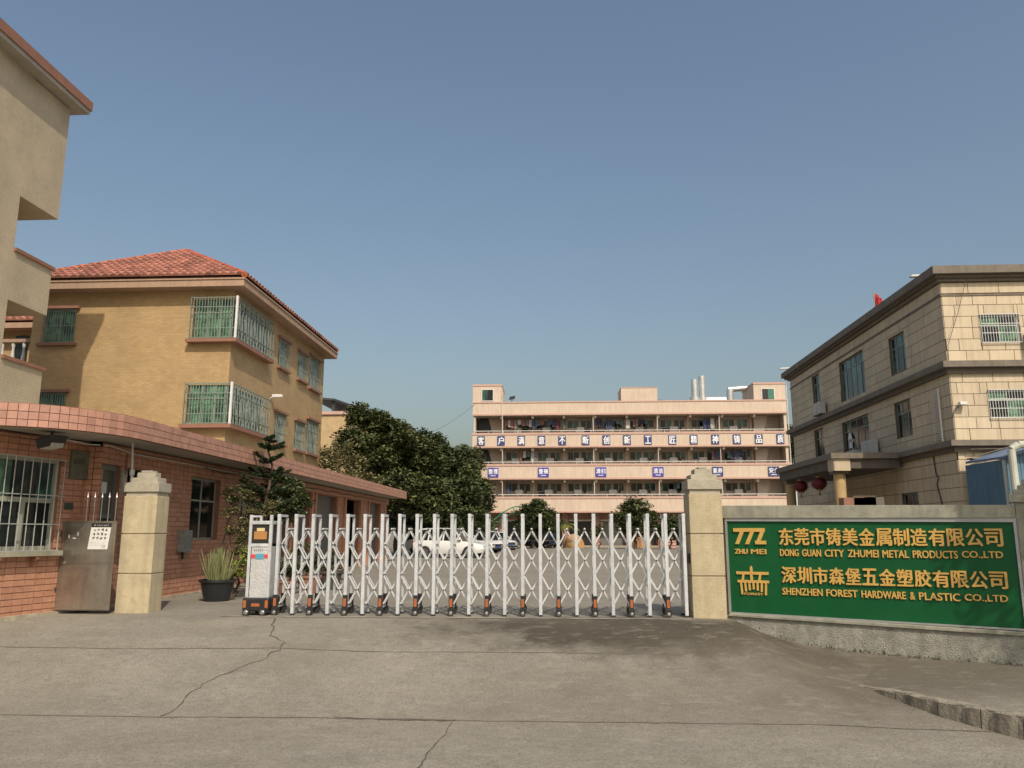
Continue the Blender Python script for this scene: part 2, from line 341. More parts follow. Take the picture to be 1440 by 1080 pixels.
# ================================================================ ground
def gz(X, Y):
    u = min(1, max(0, 13.3-Y)/4.8); fy = u*u*(3-2*u)
    fx = .57*(1-math.exp(-(max(0, X-2.75)/.62)**1.3))
    if Y > 14.5: fx *= max(0, 1-(Y-14.5)/3)
    return -.70*(1-(1-fx)*(1-fy))
def ground():
    xs = [-4000,-1200,-300,-80,-40,-25,-18] + [-14+.4*i for i in range(71)] + [15,16,20,26,40,80,300,1200,4000]
    ys = [-1500,-300,-60,-20,-8,0,3] + [5+.35*i for i in range(45)] + [21.5,23,26,30,36,44,54,66,80,100,160,400,1200,4500]
    v = [(x, y, gz(x, y)) for y in ys for x in xs]; n = len(xs)
    f = [(j*n+i, j*n+i+1, (j+1)*n+i+1, (j+1)*n+i) for j in range(len(ys)-1) for i in range(n-1)]
    me = bpy.data.meshes.new('ground'); me.from_pydata(v, [], f); me.polygons.foreach_set('use_smooth', [True]*len(f))
    o = bpy.data.objects.new('ground', me); COL.objects.link(o); tag(o, 'worn grey concrete forecourt and yard sloping up to the gate', None, None, 'structure')
    m = mat('worn concrete', (.272,.248,.203), .9, var=.12, vscale=.5, bump=.6, bscale=30, dirt=((.13,.115,.085),.5,1.1))
    nt = m.node_tree; N = nt.nodes; L = nt.links; b = N['Principled BSDF']; src = b.inputs['Base Color'].links[0].from_socket
    geo = N.new('ShaderNodeNewGeometry')
    def mixin(src, fac, col):
        mx = N.new('ShaderNodeMix'); mx.data_type = 'RGBA'; L.new(fac, mx.inputs[0]); L.new(src, mx.inputs[6]); mx.inputs[7].default_value = (*col, 1); return mx.outputs[2]
    def noisef(scale, lo, hi, amt, stretch=(1,1,1), det=8):
        mp = N.new('ShaderNodeMapping'); mp.inputs['Scale'].default_value = stretch; L.new(geo.outputs['Position'], mp.inputs[0])
        n = N.new('ShaderNodeTexNoise'); n.inputs['Scale'].default_value = scale; n.inputs['Detail'].default_value = det; n.inputs['Roughness'].default_value = .7; L.new(mp.outputs[0], n.inputs['Vector'])
        r = N.new('ShaderNodeMapRange'); r.inputs[1].default_value = lo; r.inputs[2].default_value = hi; r.inputs[4].default_value = amt; L.new(n.outputs[0], r.inputs[0]); return r.outputs[0]
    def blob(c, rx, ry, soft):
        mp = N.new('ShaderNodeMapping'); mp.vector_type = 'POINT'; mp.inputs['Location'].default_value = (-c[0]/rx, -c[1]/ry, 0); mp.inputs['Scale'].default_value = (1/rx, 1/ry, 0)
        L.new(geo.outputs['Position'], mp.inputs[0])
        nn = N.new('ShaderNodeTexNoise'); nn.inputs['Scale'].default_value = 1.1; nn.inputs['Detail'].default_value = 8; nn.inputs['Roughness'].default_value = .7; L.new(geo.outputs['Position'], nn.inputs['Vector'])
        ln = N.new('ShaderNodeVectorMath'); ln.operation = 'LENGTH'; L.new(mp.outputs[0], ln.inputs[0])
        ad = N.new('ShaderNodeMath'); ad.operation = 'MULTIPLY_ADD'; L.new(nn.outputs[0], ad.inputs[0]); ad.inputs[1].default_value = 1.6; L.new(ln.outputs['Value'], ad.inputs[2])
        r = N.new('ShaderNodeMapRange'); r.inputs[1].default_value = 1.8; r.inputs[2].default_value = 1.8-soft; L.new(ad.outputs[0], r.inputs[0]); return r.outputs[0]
    def times(a, k, b2=None):
        q = N.new('ShaderNodeMath'); q.operation = 'MULTIPLY'; L.new(a, q.inputs[0])
        if b2 is None: q.inputs[1].default_value = k
        else: L.new(b2, q.inputs[1])
        return q.outputs[0]
    src = mixin(src, noisef(1.1, .48, .7, .5, (.5, 1.2, 1)), (.31,.28,.21))
    src = mixin(src, noisef(9, .48, .68, .5), (.15,.13,.10)); src = mixin(src, noisef(3.0, .5, .66, .22, (.5,1.2,1)), (.32,.29,.225))
    src = mixin(src, noisef(55, .47, .62, .75, det=4), (.11,.10,.075)); src = mixin(src, noisef(2.6, .5, .72, .5), (.16,.14,.10)); src = mixin(src, noisef(.35, .45, .65, .45, (1, .6, 1)), (.19,.17,.125))
    src = mixin(src, noisef(38, .55, .68, .55, det=2), (.36,.33,.26))
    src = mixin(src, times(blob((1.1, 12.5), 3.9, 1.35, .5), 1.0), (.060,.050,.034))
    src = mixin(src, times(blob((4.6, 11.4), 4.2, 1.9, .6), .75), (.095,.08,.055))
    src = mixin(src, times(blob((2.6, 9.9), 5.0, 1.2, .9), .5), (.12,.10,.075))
    src = mixin(src, noisef(4.5, .54, .62, .22, (.7, 1.3, 1), 10), (.37,.34,.27))
    src = mixin(src, noisef(.8, .5, .62, .28, (.5, .9, 1), 9), (.15,.13,.10))
    L.new(src, b.inputs['Base Color'])
    me.materials.append(m); return o
ground()

def ribbon(name, pts, w, label, m, jit=.0, seg=.16):
    P = []
    for (a, b) in zip(pts[:-1], pts[1:]):
        n = max(1, int(math.hypot(b[0]-a[0], b[1]-a[1])/seg))
        for i in range(n): t = i/n; P.append((a[0]+(b[0]-a[0])*t, a[1]+(b[1]-a[1])*t))
    P.append(pts[-1]); v = []; f = []
    for i, (x, y) in enumerate(P):
        q = P[min(i+1, len(P)-1)]; p = P[max(i-1, 0)]; dx, dy = q[0]-p[0], q[1]-p[1]; l = math.hypot(dx, dy) or 1
        jx, jy = R.uniform(-jit, jit), R.uniform(-jit, jit); ww = w*R.uniform(.35, 1.3)/2 if jit else w*R.uniform(.6,1.2)/2
        x += jx; y += jy
        for s in (-1, 1):
            X, Y = x - dy/l*ww*s, y + dx/l*ww*s; v.append((X, Y, gz(X, Y)+.006))
    for i in range(len(P)-1): f.append((2*i, 2*i+2, 2*i+3, 2*i+1))
    me = bpy.data.meshes.new(name); me.from_pydata(v, [], f); me.materials.append(m)
    o = bpy.data.objects.new(name, me); COL.objects.link(o); tag(o, label, None, None, 'structure')
M_crack = mat('dirt filled crack', (.085,.073,.055), 1, var=.3, vscale=8)
M_joint = mat('dirt filled joint', (.17,.15,.115), 1, var=.35, vscale=3)
ribbon('slab_joint', [(-9.2,11.43),(-7.96,11.41),(-6.06,11.37),(-3.95,11.45),(-2.61,11.34),(-.26,11.36),(1.2,11.34)], .022, 'upper slab joint across the forecourt', M_joint, .012)
ribbon('slab_joint', [(-8,9.17),(-4.37,9.17),(-2.58,9.21),(-.52,9.18),(.86,9.19),(3.0,9.2),(4.6,9.1),(7,9.05)], .03, 'lower slab joint across the forecourt', M_joint, .008)
ribbon('ground_crack', [(-4.59,13.18),(-4.44,12.6),(-4.30,12.24),(-4.22,11.98),(-3.94,11.66),(-3.9,11.39),(-3.95,11.28),(-3.97,11.06),(-4.14,10.81),(-4.28,10.56),(-4.40,10.37),(-4.44,10.1),(-4.50,9.92),(-4.43,9.63),(-4.41,9.46),(-4.45,9.2)], .018, 'wandering crack from the gate motor box', M_crack, .03, .09)
ribbon('ground_crack', [(-1.18,9.11),(-1.19,8.75),(-1.25,8.12),(-1.26,7.3),(-1.4,6.2)], .013, 'straight crack near the foot of the picture', M_crack, .01, .1)
ribbon('ground_crack', [(-2.5,9.215),(-1.8,9.18),(-1.14,9.17)], .04, 'chipped edge of the lower slab joint', M_crack, .012, .08)
# pebbles, crumbs and leaves lying on the concrete
def litter():
    b = MB()
    for _ in range(520):
        x, y = R.uniform(-8, 7), R.uniform(6.5, 13.2)
        if R.random() < .5: x, y = R.gauss(3.0, 1.6), R.gauss(12.0, .9)
        if y > 13.2 or x > 5.5: continue
        s = R.uniform(.004, .013) if R.random() < .93 else R.uniform(.015, .03); z = gz(x, y); q = R.uniform(0, 3)
        c, d = math.cos(q)*s, math.sin(q)*s
        b.add([(x+c,y+d,z),(x-d,y+c,z),(x-c,y-d,z),(x+d,y-c,z),(x,y,z+min(s*.7,.008))], [(0,1,4),(1,2,4),(2,3,4),(3,0,4)])
    tag(b.build('gravel_crumbs', mat('mixed crumbs', (.2,.18,.14), .9, island=.7)), 'scattered crumbs and grit on the forecourt', 'grit', None, 'stuff')
litter()
ribbon('gate_track', [(-5.6,13.36),(-2,13.34),(.5,13.33),(2.1,13.3)], .11, 'pale patched strip of cement running under the gate', mat('pale cement strip', (.33,.30,.235), .9, var=.3, vscale=7, dirt=((.15,.13,.1),.7,5)), .006, .12)

# weeds and dead leaves along the foot of the sign wall
def weeds():
    b = MB()
    for _ in range(420):
        t_ = R.random()**.7; x = 3.1+3.9*t_; y = 13.42-1.95*t_-abs(R.gauss(0, .06))
        s = R.uniform(.012, .035); a_ = R.uniform(0, 6.3); z = max(gz(x, y), -.43)+.01; c, d = math.cos(a_)*s, math.sin(a_)*s; up = R.uniform(.0, .03) if R.random() < .6 else R.uniform(.03, .07)
        b.add([(x-c*.5,y-d*.5,z),(x-d*.35,y+c*.35,z+up*.5+.004),(x+c*.5,y+d*.5,z+up),(x+d*.35,y-c*.35,z+up*.5)], [(0,1,2,3)])
    tag(b.build('fallen_leaves', mat('dead leaf litter', (.16,.12,.06), .9, island=.5, col2=(.07,.09,.03))), 'dead leaves and small weeds along the foot of the sign wall', 'leaf litter', None, 'stuff')
weeds()

# ================================================================ sidewalk and kerb on the right
def sidewalk():
    k = [tuple(at(x, y, 10)[:]) for x, y in ()]
    def onz(x, y, z): d = ray(x, y); t = (z-CZ)/d.z; return (d.x*t, d.y*t)
    K = [onz(1200,962,-.53), onz(1260,973,-.51), onz(1320,986,-.495), onz(1380,997,-.485), onz(1440,1009,-.48)]
    e = K[-1]; dx, dy = K[-1][0]-K[-2][0], K[-1][1]-K[-2][1]; l = math.hypot(dx, dy)
    K.append((e[0]+dx/l*6, e[1]+dy/l*6))
    W = [(4.1,13.05),(4.58,12.75),(5.25,12.4),(5.88,12.06),(6.6,11.68),(13.5,8.0)]
    zK = [-.545,-.51,-.495,-.485,-.48,-.48]; zW = [-.43,-.425,-.42,-.42,-.42,-.42]
    b = MB(); n = 6
    for i in range(6):
        a, w = K[i], W[i]
        for j in range(n+1): t = j/n; b.v.append((a[0]*(1-t)+w[0]*t, a[1]*(1-t)+w[1]*t, zK[i]*(1-t)+zW[i]*t + (0 if j in (0, n) else .008*math.sin(i*3+j))))
    for i in range(5):
        for j in range(n): b.f.append((i*(n+1)+j, (i+1)*(n+1)+j, (i+1)*(n+1)+j+1, i*(n+1)+j+1))
    o = b.build('sidewalk', bpy.data.materials['worn concrete'], smooth=True); tag(o, None, None, None, 'structure')
    kb = empty('kerb', (K[0][0], K[0][1], -.7), 'chipped concrete kerb edging the pavement at lower right', 'kerb')
    mk = mat('chipped kerb concrete', (.27,.24,.185), .95, var=.25, vscale=6, bump=.7, bscale=30, dirt=((.09,.08,.06),.75,8))
    cuts = [(0,.98),(1.0,1.97),(2.0,2.97),(3.0,3.97),(4.0,4.3),(4.32,4.62),(4.64,4.95)]
    def pt(t):
        i = min(4, int(t)); f = t-i; return Vector((K[i][0]*(1-f)+K[i+1][0]*f, K[i][1]*(1-f)+K[i+1][1]*f, zK[i]*(1-f)+zK[i+1]*f))
    for t0, t1 in cuts:
        q = MB(); N = 10; v = []
        for i in range(N+1):
            t = t0+(t1-t0)*i/N; p = pt(t); d = (pt(min(5, t+.05))-pt(max(0, t-.05))).normalized(); nn = Vector((d.y, -d.x, 0))
            dr = .008*math.sin(t*9+1.3)+.004*math.sin(t*19); h = p.z+.012+.004*math.sin(t*11); w = min(.13, .03+t*.09)
            base = gz(p.x, p.y)-.08
            for pp, z in ((p+nn*(.02+dr), base), (p+nn*(.012+dr), h-.02+dr*.5), (p-nn*.012, h), (p-nn*w, h), (p-nn*w, base)): v.append((pp.x, pp.y, z))
        f = []
        for i in range(N):
            for k2 in range(4): f.append((i*5+k2, (i+1)*5+k2, (i+1)*5+k2+1, i*5+k2+1))
        f += [(0,1,2,3,4), tuple(N*5+k2 for k2 in (4,3,2,1,0))]
        q.add(v, f); q.build('kerb_stone', mk, kb, smooth=True)
sidewalk()

# ================================================================ guardhouse with garage bays
gh = empty('guardhouse', (-8.24, 14.0, 0), 'long low guardhouse and garage row in pink brown tiles with a curved canopy', 'guardhouse')
GY1 = 38.45
g1u = Vector((-8.52+8.98, 14.0-12.0)); g1L = g1u.length
G1 = Fr((-8.98, 12.0), g1u, (g1u.y, -g1u.x))
G2 = Fr((-8.24, 14.0), (0, 1), (1, 0))
holes1 = [(.14, 1.50, 1.06, 2.60)]
doors2 = [(.06, .66, 0, 2.60), (.90, 1.78, 0, 2.58)]
wins2 = [(3.65, 5.2, 1.2, 2.62), (6.4, 7.5, 1.2, 2.62)]
bays = [(8.6, 10.3), (10.9, 12.4), (12.95, 15.6), (16.8, 19.1), (20.7, 22.9)]
holes2 = doors2 + wins2 + [(a, b, 0, 2.68) for a, b in bays]
G2L = GY1-14.0
core = MB(); core.wall(G1, 0, g1L, -.9, 2.98, holes1, -.2, -.013); core.wall(G2, 0, G2L, -.9, 2.98, holes2, -.25, -.013)
core.box(-16, -8.98, 12.0, 12.2, -.9, 2.98); core.box(-16, -8.495, GY1-.2, GY1, -.9, 2.98); core.box(-16, -15.8, 12.2, GY1-.2, -.9, 2.98)
core.build('wall', M_mortar, gh)
core2 = MB().box(-8.7, -8.255, 14.0, 14.03, -.9, 2.98); core2.build('wall_return', M_mortar, gh)
q = MB()
for i_ in range(29): q.box(-8.51, -8.39, 13.985, 13.999, .01+i_*.1, .1+i_*.1); q.box(-8.375, -8.24, 13.985, 13.999, .01+i_*.1, .1+i_*.1)
q.build('return_tiles', M_tilebatch, gh, kind='stuff')
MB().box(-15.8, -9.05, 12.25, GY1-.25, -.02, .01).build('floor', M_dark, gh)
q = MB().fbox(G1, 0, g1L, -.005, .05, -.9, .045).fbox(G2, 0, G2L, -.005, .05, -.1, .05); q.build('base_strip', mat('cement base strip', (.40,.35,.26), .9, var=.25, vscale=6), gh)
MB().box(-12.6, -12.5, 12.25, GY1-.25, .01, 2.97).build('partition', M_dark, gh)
unit_t = unitmesh('tile', M_tile); unit_f = unitmesh('edge_tile', M_ftile)
def tilerects(L, z0, z1, holes, tw, th, j):
    out = []
    a = 0.0
    while a < L-.02:
        z = z0
        while z < z1-.02:
            r = [a+j/2, min(a+tw, L)-j/2, z+j/2, min(z+th, z1)-j/2]; ok = True
            for h in holes:
                if r[0] < h[1] and r[1] > h[0] and r[2] < h[3] and r[3] > h[2]:
                    if r[0] >= h[0]-1e-6 and r[1] <= h[1]+1e-6 and r[2] >= h[2]-1e-6 and r[3] <= h[3]+1e-6: ok = False; break
                    ca, cz = (r[0]+r[1])/2, (r[2]+r[3])/2
                    pen = [(h[1]-r[0], 0), (r[1]-h[0], 1), (h[3]-r[2], 2), (r[3]-h[2], 3)]
                    k = min(pen)[1]
                    if k == 0: r[0] = h[1]
                    elif k == 1: r[1] = h[0]
                    elif k == 2: r[2] = h[3]
                    else: r[3] = h[2]
            if ok and r[1]-r[0] > .012 and r[3]-r[2] > .012: out.append(r)
            z += th
        a += tw
    return out
cnt = 0; batch = MB()
for G, L, H, zb in ((G1, g1L, holes1, -.3), (G2, G2L, holes2, 0.0)):
    rot = math.atan2(G.u.y, G.u.x)
    for r in tilerects(L, zb, 2.96, H, .20, .10, .012):
        if cnt < 296:
            c = G.p((r[0]+r[1])/2, -.006+R.uniform(0, .002), (r[2]+r[3])/2)
            piece('tile', unit_t, gh, c, (r[1]-r[0], .014, r[3]-r[2]), (0, 0, rot)); cnt += 1
        else:
            batch.fbox(G, r[0], r[1], -.013, R.uniform(-.001, .002), r[2], r[3])
F0 = Fr((-16, 12.0), (1, 0), (0, -1))
for r in tilerects(7.0, -.3, 2.96, [], .20, .10, .012): batch.fbox(F0, r[0], r[1], 0, .012, r[2], r[3])
batch.build('wall_tiles', M_tilebatch, gh, kind='stuff')
# canopy
outer = [(-7.3, GY1), (-7.3, 13.9), (-7.31, 13.45), (-7.36, 13.05), (-7.46, 12.7), (-7.60, 12.38), (-7.80, 12.08), (-8.06, 11.85), (-8.38, 11.66), (-8.76, 11.52), (-9.2, 11.42), (-9.8, 11.34), (-11, 11.3), (-16.2, 11.3)]
poly = outer + [(-16.2, GY1)]
cv = MB(); n = len(poly)
cv.add([(x, y, 3.0) for x, y in poly] + [(x, y, 3.32) for x, y in poly], [tuple(range(n-1,-1,-1)), tuple(range(n, 2*n))] + [(i, (i+1)%n, n+(i+1)%n, n+i) for i in range(n)])
cv.build('canopy', M_soffit, gh)
bk = MB(); n = len(outer)
def off(i, d):
    p = Vector(outer[i]); a = Vector(outer[max(0, i-1)]); b = Vector(outer[min(n-1, i+1)]); t = (b-a).normalized(); return p + Vector((-t.y, t.x))*d
OO = [off(i, .012) for i in range(n)]
for i in range(n-1):
    a, b = OO[i], OO[i+1]; a2, b2 = off(i, -.05), off(i+1, -.05)
    bk.hexa([(a.x,a.y,2.965),(b.x,b.y,2.965),(b2.x,b2.y,2.965),(a2.x,a2.y,2.965),(a.x,a.y,3.335),(b.x,b.y,3.335),(b2.x,b2.y,3.335),(a2.x,a2.y,3.335)])
bk.build('fascia_backing', M_fmortar, gh)
# edge tiles walked along the outline, nearest first
pts = [off(i, .012) for i in range(n)][::-1]
cum = [0]
for a, b in zip(pts[:-1], pts[1:]): cum.append(cum[-1] + (b-a).length)
def along(s):
    for i in range(len(cum)-1):
        if s <= cum[i+1]+1e-9: t = (s-cum[i])/(cum[i+1]-cum[i]); return pts[i].lerp(pts[i+1], t)
    return pts[-1]
s = 6.0; fb = MB(); k = 0
while s < cum[-1]-.14:
    a, b = along(s+.005), along(s+.135); c = (a+b)/2; u = (b-a); w = u.length; u.normalize(); nn = Vector((u.y, -u.x))
    if nn.x < 0 and nn.y > 0: nn = -nn
    fr = Fr((a.x, a.y), (u.x, u.y), (nn.x, nn.y)); rot = math.atan2(u.y, u.x)
    for z0, z1 in ((2.972, 3.075), (3.085, 3.20), (3.21, 3.325)):
        if k < 297:
            piece('edge_tile', unit_f, gh, (c.x+nn.x*.008, c.y+nn.y*.008, (z0+z1)/2), (w, .016+R.uniform(0,.003), z1-z0), (0, 0, rot)); k += 1
        else: fb.fbox(fr, 0, w, .0, .014+R.uniform(0,.003), z0, z1)
    s += .14
fb.build('edge_tiles', M_ftilebatch, gh, kind='stuff')
# barred window near the left edge
W1 = holes1[0]
w = MB(); fr = G1
for a0, a1, z0, z1 in ((.14,1.50,1.06,1.14),(.14,1.50,2.54,2.60),(.14,.19,1.14,2.54),(1.43,1.50,1.14,2.54),(.19,1.43,1.86,1.94),(.82,.90,1.14,1.86)): w.fbox(fr, a0, a1, -.14, -.06, z0, z1)
wo1 = w.build('window', mat('grey green window frame', (.33,.34,.28), .6, streak=.2), gh)
for a0, a1, z0, z1, m in ((.19,.82,1.14,1.86,M_glass),(.90,1.43,1.14,1.86,M_glass),(.19,.60,1.94,2.54,M_curtain),(.60,1.12,1.94,2.54,M_glass),(1.12,1.43,1.94,2.54,M_glassg)):
    MB().fbox(fr, a0-.005, a1+.005, -.115, -.105, z0-.005, z1+.005).build('pane', m, wo1)
MB().fbox(fr, .22, .46, -.16, -.15, 1.2, 1.84).build('curtain', M_curtain, wo1)
M_gbar = mat('dull window bar', (.42,.43,.40), .5, .3)
for i in range(9):
    a = .16 + i*.165; MB().tube(fr.p(a, .10, 1.06), fr.p(a, .10, 2.60), .008, 6).build('bar', M_gbar, wo1)
for z in (1.07, 1.50, 1.98, 2.59): MB().fbox(fr, .13, 1.51, .095, .117, z-.008, z+.008).build('rail', M_gbar, wo1)
MB().fbox(fr, .06, 1.56, .0, .16, .98, 1.06).build('sill', mat('weathered ledge', (.33,.31,.23), .85, var=.2, streak=.2), wo1)
for a in (.35, 1.05):
    MB().prism(Fr(fr.p(a, 0, 0), (-fr.n.x, -fr.n.y), (fr.u.x, fr.u.y)), [(-.15,.98),(-.15,.93),(-.02,.80),(0,.80),(0,.98)], 0, .04).build('bracket', M_brown, wo1)
# doors, other windows
fr = G2
d_ = MB(); 
for a0,a1,z0,z1 in ((.06,.11,0,2.6),(.61,.66,0,2.6),(.11,.61,2.5,2.6),(.11,.61,1.62,1.70)): d_.fbox(fr, a0, a1, -.16, -.08, z0, z1)
do = d_.build('door', mat('dull door frame', (.16,.16,.14), .6), gh)
MB().fbox(fr, .11, .61, -.13, -.12, 1.7, 2.5).build('pane', mat('olive door panel', (.10,.10,.075), .3), do)
MB().fbox(fr, .11, .61, -.13, -.12, .02, 1.62).build('pane', M_black, do)
MB().fbox(fr, .16, .42, -.118, -.113, 2.08, 2.28).build('paper_note', M_white, do)
MB().fbox(fr, .69, .87, .003, .006, 2.1, 2.55).build('worn_patch', mat('bare plaster', (.33,.32,.26), .9, var=.25, vscale=7), gh)
window(fr, gh, *wins2[0][:2], *wins2[0][2:], cols=2, transom=2.1, mpane=[M_glass], mframe=mat('grey green window frame', (.33,.34,.28)), recess=.12, split=True)
window(fr, gh, *wins2[1][:2], *wins2[1][2:], cols=2, transom=2.1, mpane=[M_glass], mframe=mat('grey green window frame', (.33,.34,.28)), recess=.12, split=True)
for i, (a, b) in enumerate(bays):
    if i in (2, 4, 1):
        q = MB(); z = .02
        while z < 2.66: q.fbox(fr, a-.02, b+.02, -.19, -.16, z, z+.075); q.fbox(fr, a-.02, b+.02, -.185, -.175, z+.075, z+.09); z += .09
        q.build('roller_shutter', M_shutter, gh)
    for x in (a-.17, b+.003): MB().fbox(fr, x, x+.167, .0, .07, 0, 2.70).build('pilaster', M_tilebatch, gh)
q = MB().fbox(fr, 8.3, G2L, .002, .09, 2.705, 2.96); q.build('lintel', M_tilebatch, gh)
# fittings on the guardhouse: things of their own
def small(name, label, cat, b, m, origin, **k):
    o = b.build(name, m, None, origin=origin, **k); return tag(o, label, cat)
pl = empty('wall_plaque', G1.p(1.75, .02, 2.2), 'weathered olive plaque high on the tiled wall beside the barred window', 'plaque')
MB().fbox(G1, 1.66, 2.05, .004, .05, 2.30, 2.80).build('board', mat('olive weathered board', (.145,.14,.10), .8, var=.3, vscale=5, streak=.3), pl)
q = MB()
for i in range(5): q.fbox(G1, 1.70+i*.05, 1.73+i*.05, .05, .054, 2.56, 2.66)
q.build('faded_marks', mat('faded paint marks', (.07,.07,.05), .9), pl)
small('number_plate', 'small dark green house number plate left of the guardhouse door', 'number plate', MB().fbox(G1, 1.64, 1.82, .004, .02, 1.76, 1.88), mat('dark green enamel', (.03,.06,.04), .5), G1.p(1.7,0,1.8))
small('switch_box', 'little white junction box on the wall above the steel gate', 'junction box', MB().fbox(G1, 1.94, 2.06, .004, .06, 1.40, 1.54), M_ac, G1.p(2,0,1.45), bevel=.004)
fl = empty('flood_light', (-8.35, 12.2, 2.95), 'black flood light fixed under the canopy above the barred window', 'lamp')
MB().tube((-8.31,12.6,3.0), (-8.31,12.6,2.9), .02).build('bracket', M_black, fl)
f_ = MB(); f_.hexa([(-8.40,12.40,2.70),(-8.22,12.40,2.74),(-8.22,12.80,2.76),(-8.40,12.80,2.72),(-8.44,12.38,2.86),(-8.18,12.38,2.93),(-8.18,12.84,2.95),(-8.44,12.84,2.88)]); f_.build('housing', M_black, fl)
f_ = MB(); f_.hexa([(-8.385,12.44,2.695),(-8.205,12.44,2.735),(-8.205,12.76,2.75),(-8.385,12.76,2.71),(-8.385,12.44,2.71),(-8.19,12.44,2.80),(-8.19,12.76,2.82),(-8.385,12.76,2.725)]); f_.build('lens', M_ac, fl)
small('conduit', 'thin pale conduit run along the wall just under the canopy', 'conduit', MB().path([(-8.40,12.9,2.93),(-8.45,13.9,2.93),(-8.18,14.1,2.93),(-8.20,15.0,2.86),(-8.20,38,2.88)], .014, 6), M_whitepipe, (-8.4,13,2.9))
small('conduit', 'short conduit dropping beside the guardhouse door', 'conduit', MB().path([(-8.215,14.8,2.84),(-8.215,14.8,2.45)], .012, 6), M_brown, (-8.4,15,2.5))
small('wire_bundle', 'loose dark wires sagging under the garage canopy', 'wires', MB().path([(-8.12,18+1.0*i,2.84-.05*math.sin(i*1.7)**2) for i in range(21)], .012, 5), M_black, (-8.4,18,2.8))
bxk = empty('meter_box', (-8.4, 17.3, 1.1), 'grey battered meter box on the tiled wall left of the tall window', 'meter box')
MB().fbox(G2, 3.12, 3.52, .004, .16, .95, 1.42).build('box', mat('grey battered box', (.20,.21,.19), .6, var=.3, vscale=9), bxk, bevel=.01)
MB().path([G2.p(3.3,.06,.95),G2.p(3.32,.06,.80)], .03, 8).build('cable', M_black, bxk)
lp = empty('white_pipe', (-7.81, 14.27, 1.9), 'white plastic pipe bent over at the top behind the left gate pillar', 'pipe')
MB().path([(-7.80,14.27,1.9),(-7.81,14.27,2.45)], .028, 8).path([(-7.81,14.27,2.45),(-7.86,14.27,3.20),(-7.98,14.27,3.22),(-8.05,14.27,3.21)], .019, 8).build('tube', M_whitepipe, lp)
MB().tube((-7.81,14.27,2.40),(-7.81,14.27,2.50), .045, 10).build('coupling', M_whitepipe, lp)

# ================================================================ gate pillars
def pillar(x0, x1, y0, y1, label, zb):
    r = empty('gate_pillar', ((x0+x1)/2, (y0+y1)/2, 0), label, 'pillar', 'stepped pillars either side of the sliding gate')
    for z0, z1 in ((zb, .655), (.672, 1.335), (1.352, 2.0)): MB().box(x0, x1, y0, y1, z0, z1).build('shaft_block', M_pillar, r, bevel=.006)
    MB().box(x0+.02, x1-.02, y0+.02, y1-.02, zb, 2.07).build('joint_core', M_cladj if False else M_cap, r)
    for dx, z0, z1 in ((-.015, 2.07, 2.235), (.055, 2.235, 2.325), (.13, 2.325, 2.42), (.20, 2.42, 2.455)):
        MB().box(x0+dx, x1-dx, y0+min(dx, .12), y1-min(dx, .12), z0, z1).build('cap_step', M_cap, r, bevel=.008)
    return r
pillar(-7.64, -7.04, 13.78, 14.22, 'cream left gate pillar beside the stainless side gate', -.1)
pillar(2.175, 2.715, 13.52, 14.1, 'cream right gate pillar joining the green company sign wall', -.2)
MB2 = MB().box(2.14, 2.172, 13.62, 13.78, .86, 1.02)
small('latch_box', 'black latch box on the side of the right gate pillar', 'latch', MB2, M_black, (2.15,13.7,.9), bevel=.004)

# ================================================================ stainless side gate
sg = empty('side_gate', (-8.14, 13.6, 0), 'brownish stainless steel side gate with spear bars on top', 'gate')
SG = Fr((-8.61, 13.62), (1, 0), (0, -1))
MB().fbox(SG, .0, .955, -.02, .02, .06, 1.56).build('sheet', M_steel, sg, bevel=.004)
for z in (.08, .84, 1.53): MB().fbox(SG, .0, .955, .02, .028, z, z+.028).build('seam', M_steel, sg)
MB().fbox(SG, -.05, -.004, -.03, .03, .0, 1.75).build('post', M_steel, sg)
for i in range(5):
    a = (.40,.53,.66,.79,.92)[i]; q = MB().tube(SG.p(a, 0, 1.56), SG.p(a, 0, 1.96), .010, 6); q.lathe(SG.p(a, 0, 1.94), [(.004,0),(.022,.03),(.012,.06),(.001,.12)], 6); q.build('spear_bar', M_chrome, sg, smooth=True)
for z in (.35, 1.0, 1.3): MB().tube(SG.p(-.01, .03, z), SG.p(-.01, .03, z+.09), .014, 8).build('hinge', M_black, sg)
MB().tube(SG.p(.10, .02, .85), SG.p(.10, .045, .85), .02, 10).build('lock', M_chrome, sg)
q = MB().fbox(SG, .14, .155, .0285, .032, 1.27, 1.33).fbox(SG, .22, .27, .0285, .032, 1.26, 1.275).fbox(SG, .30, .31, .0285, .032, 1.31, 1.37); q.build('tape_scraps', M_white, sg)
po = empty('notice', (-7.95, 13.59, 1.05), 'white paper notice with a black header stuck on the stainless gate', 'notice')
PF = Fr((-8.10, 13.592), (1, 0), (0, -1))
def para(fr, a0, a1, z0, z1, d, e=.002): # leaning sheet
    sh = -.10; f = lambda a, z: a + (z-1.53)*-sh - .0
    b = MB(); b.hexa([fr.p(f(a0,z0), d, z0), fr.p(f(a1,z0), d, z0), fr.p(f(a1,z0), d-e, z0), fr.p(f(a0,z0), d-e, z0), fr.p(f(a0,z1), d, z1), fr.p(f(a1,z1), d, z1), fr.p(f(a1,z1), d-e, z1), fr.p(f(a0,z1), d-e, z1)]); return b
para(PF, .03, .385, 1.08, 1.52, .003).build('sheet', M_white, po)
para(PF, .03, .385, 1.455, 1.52, .006).build('header', M_black, po)
b = MB()
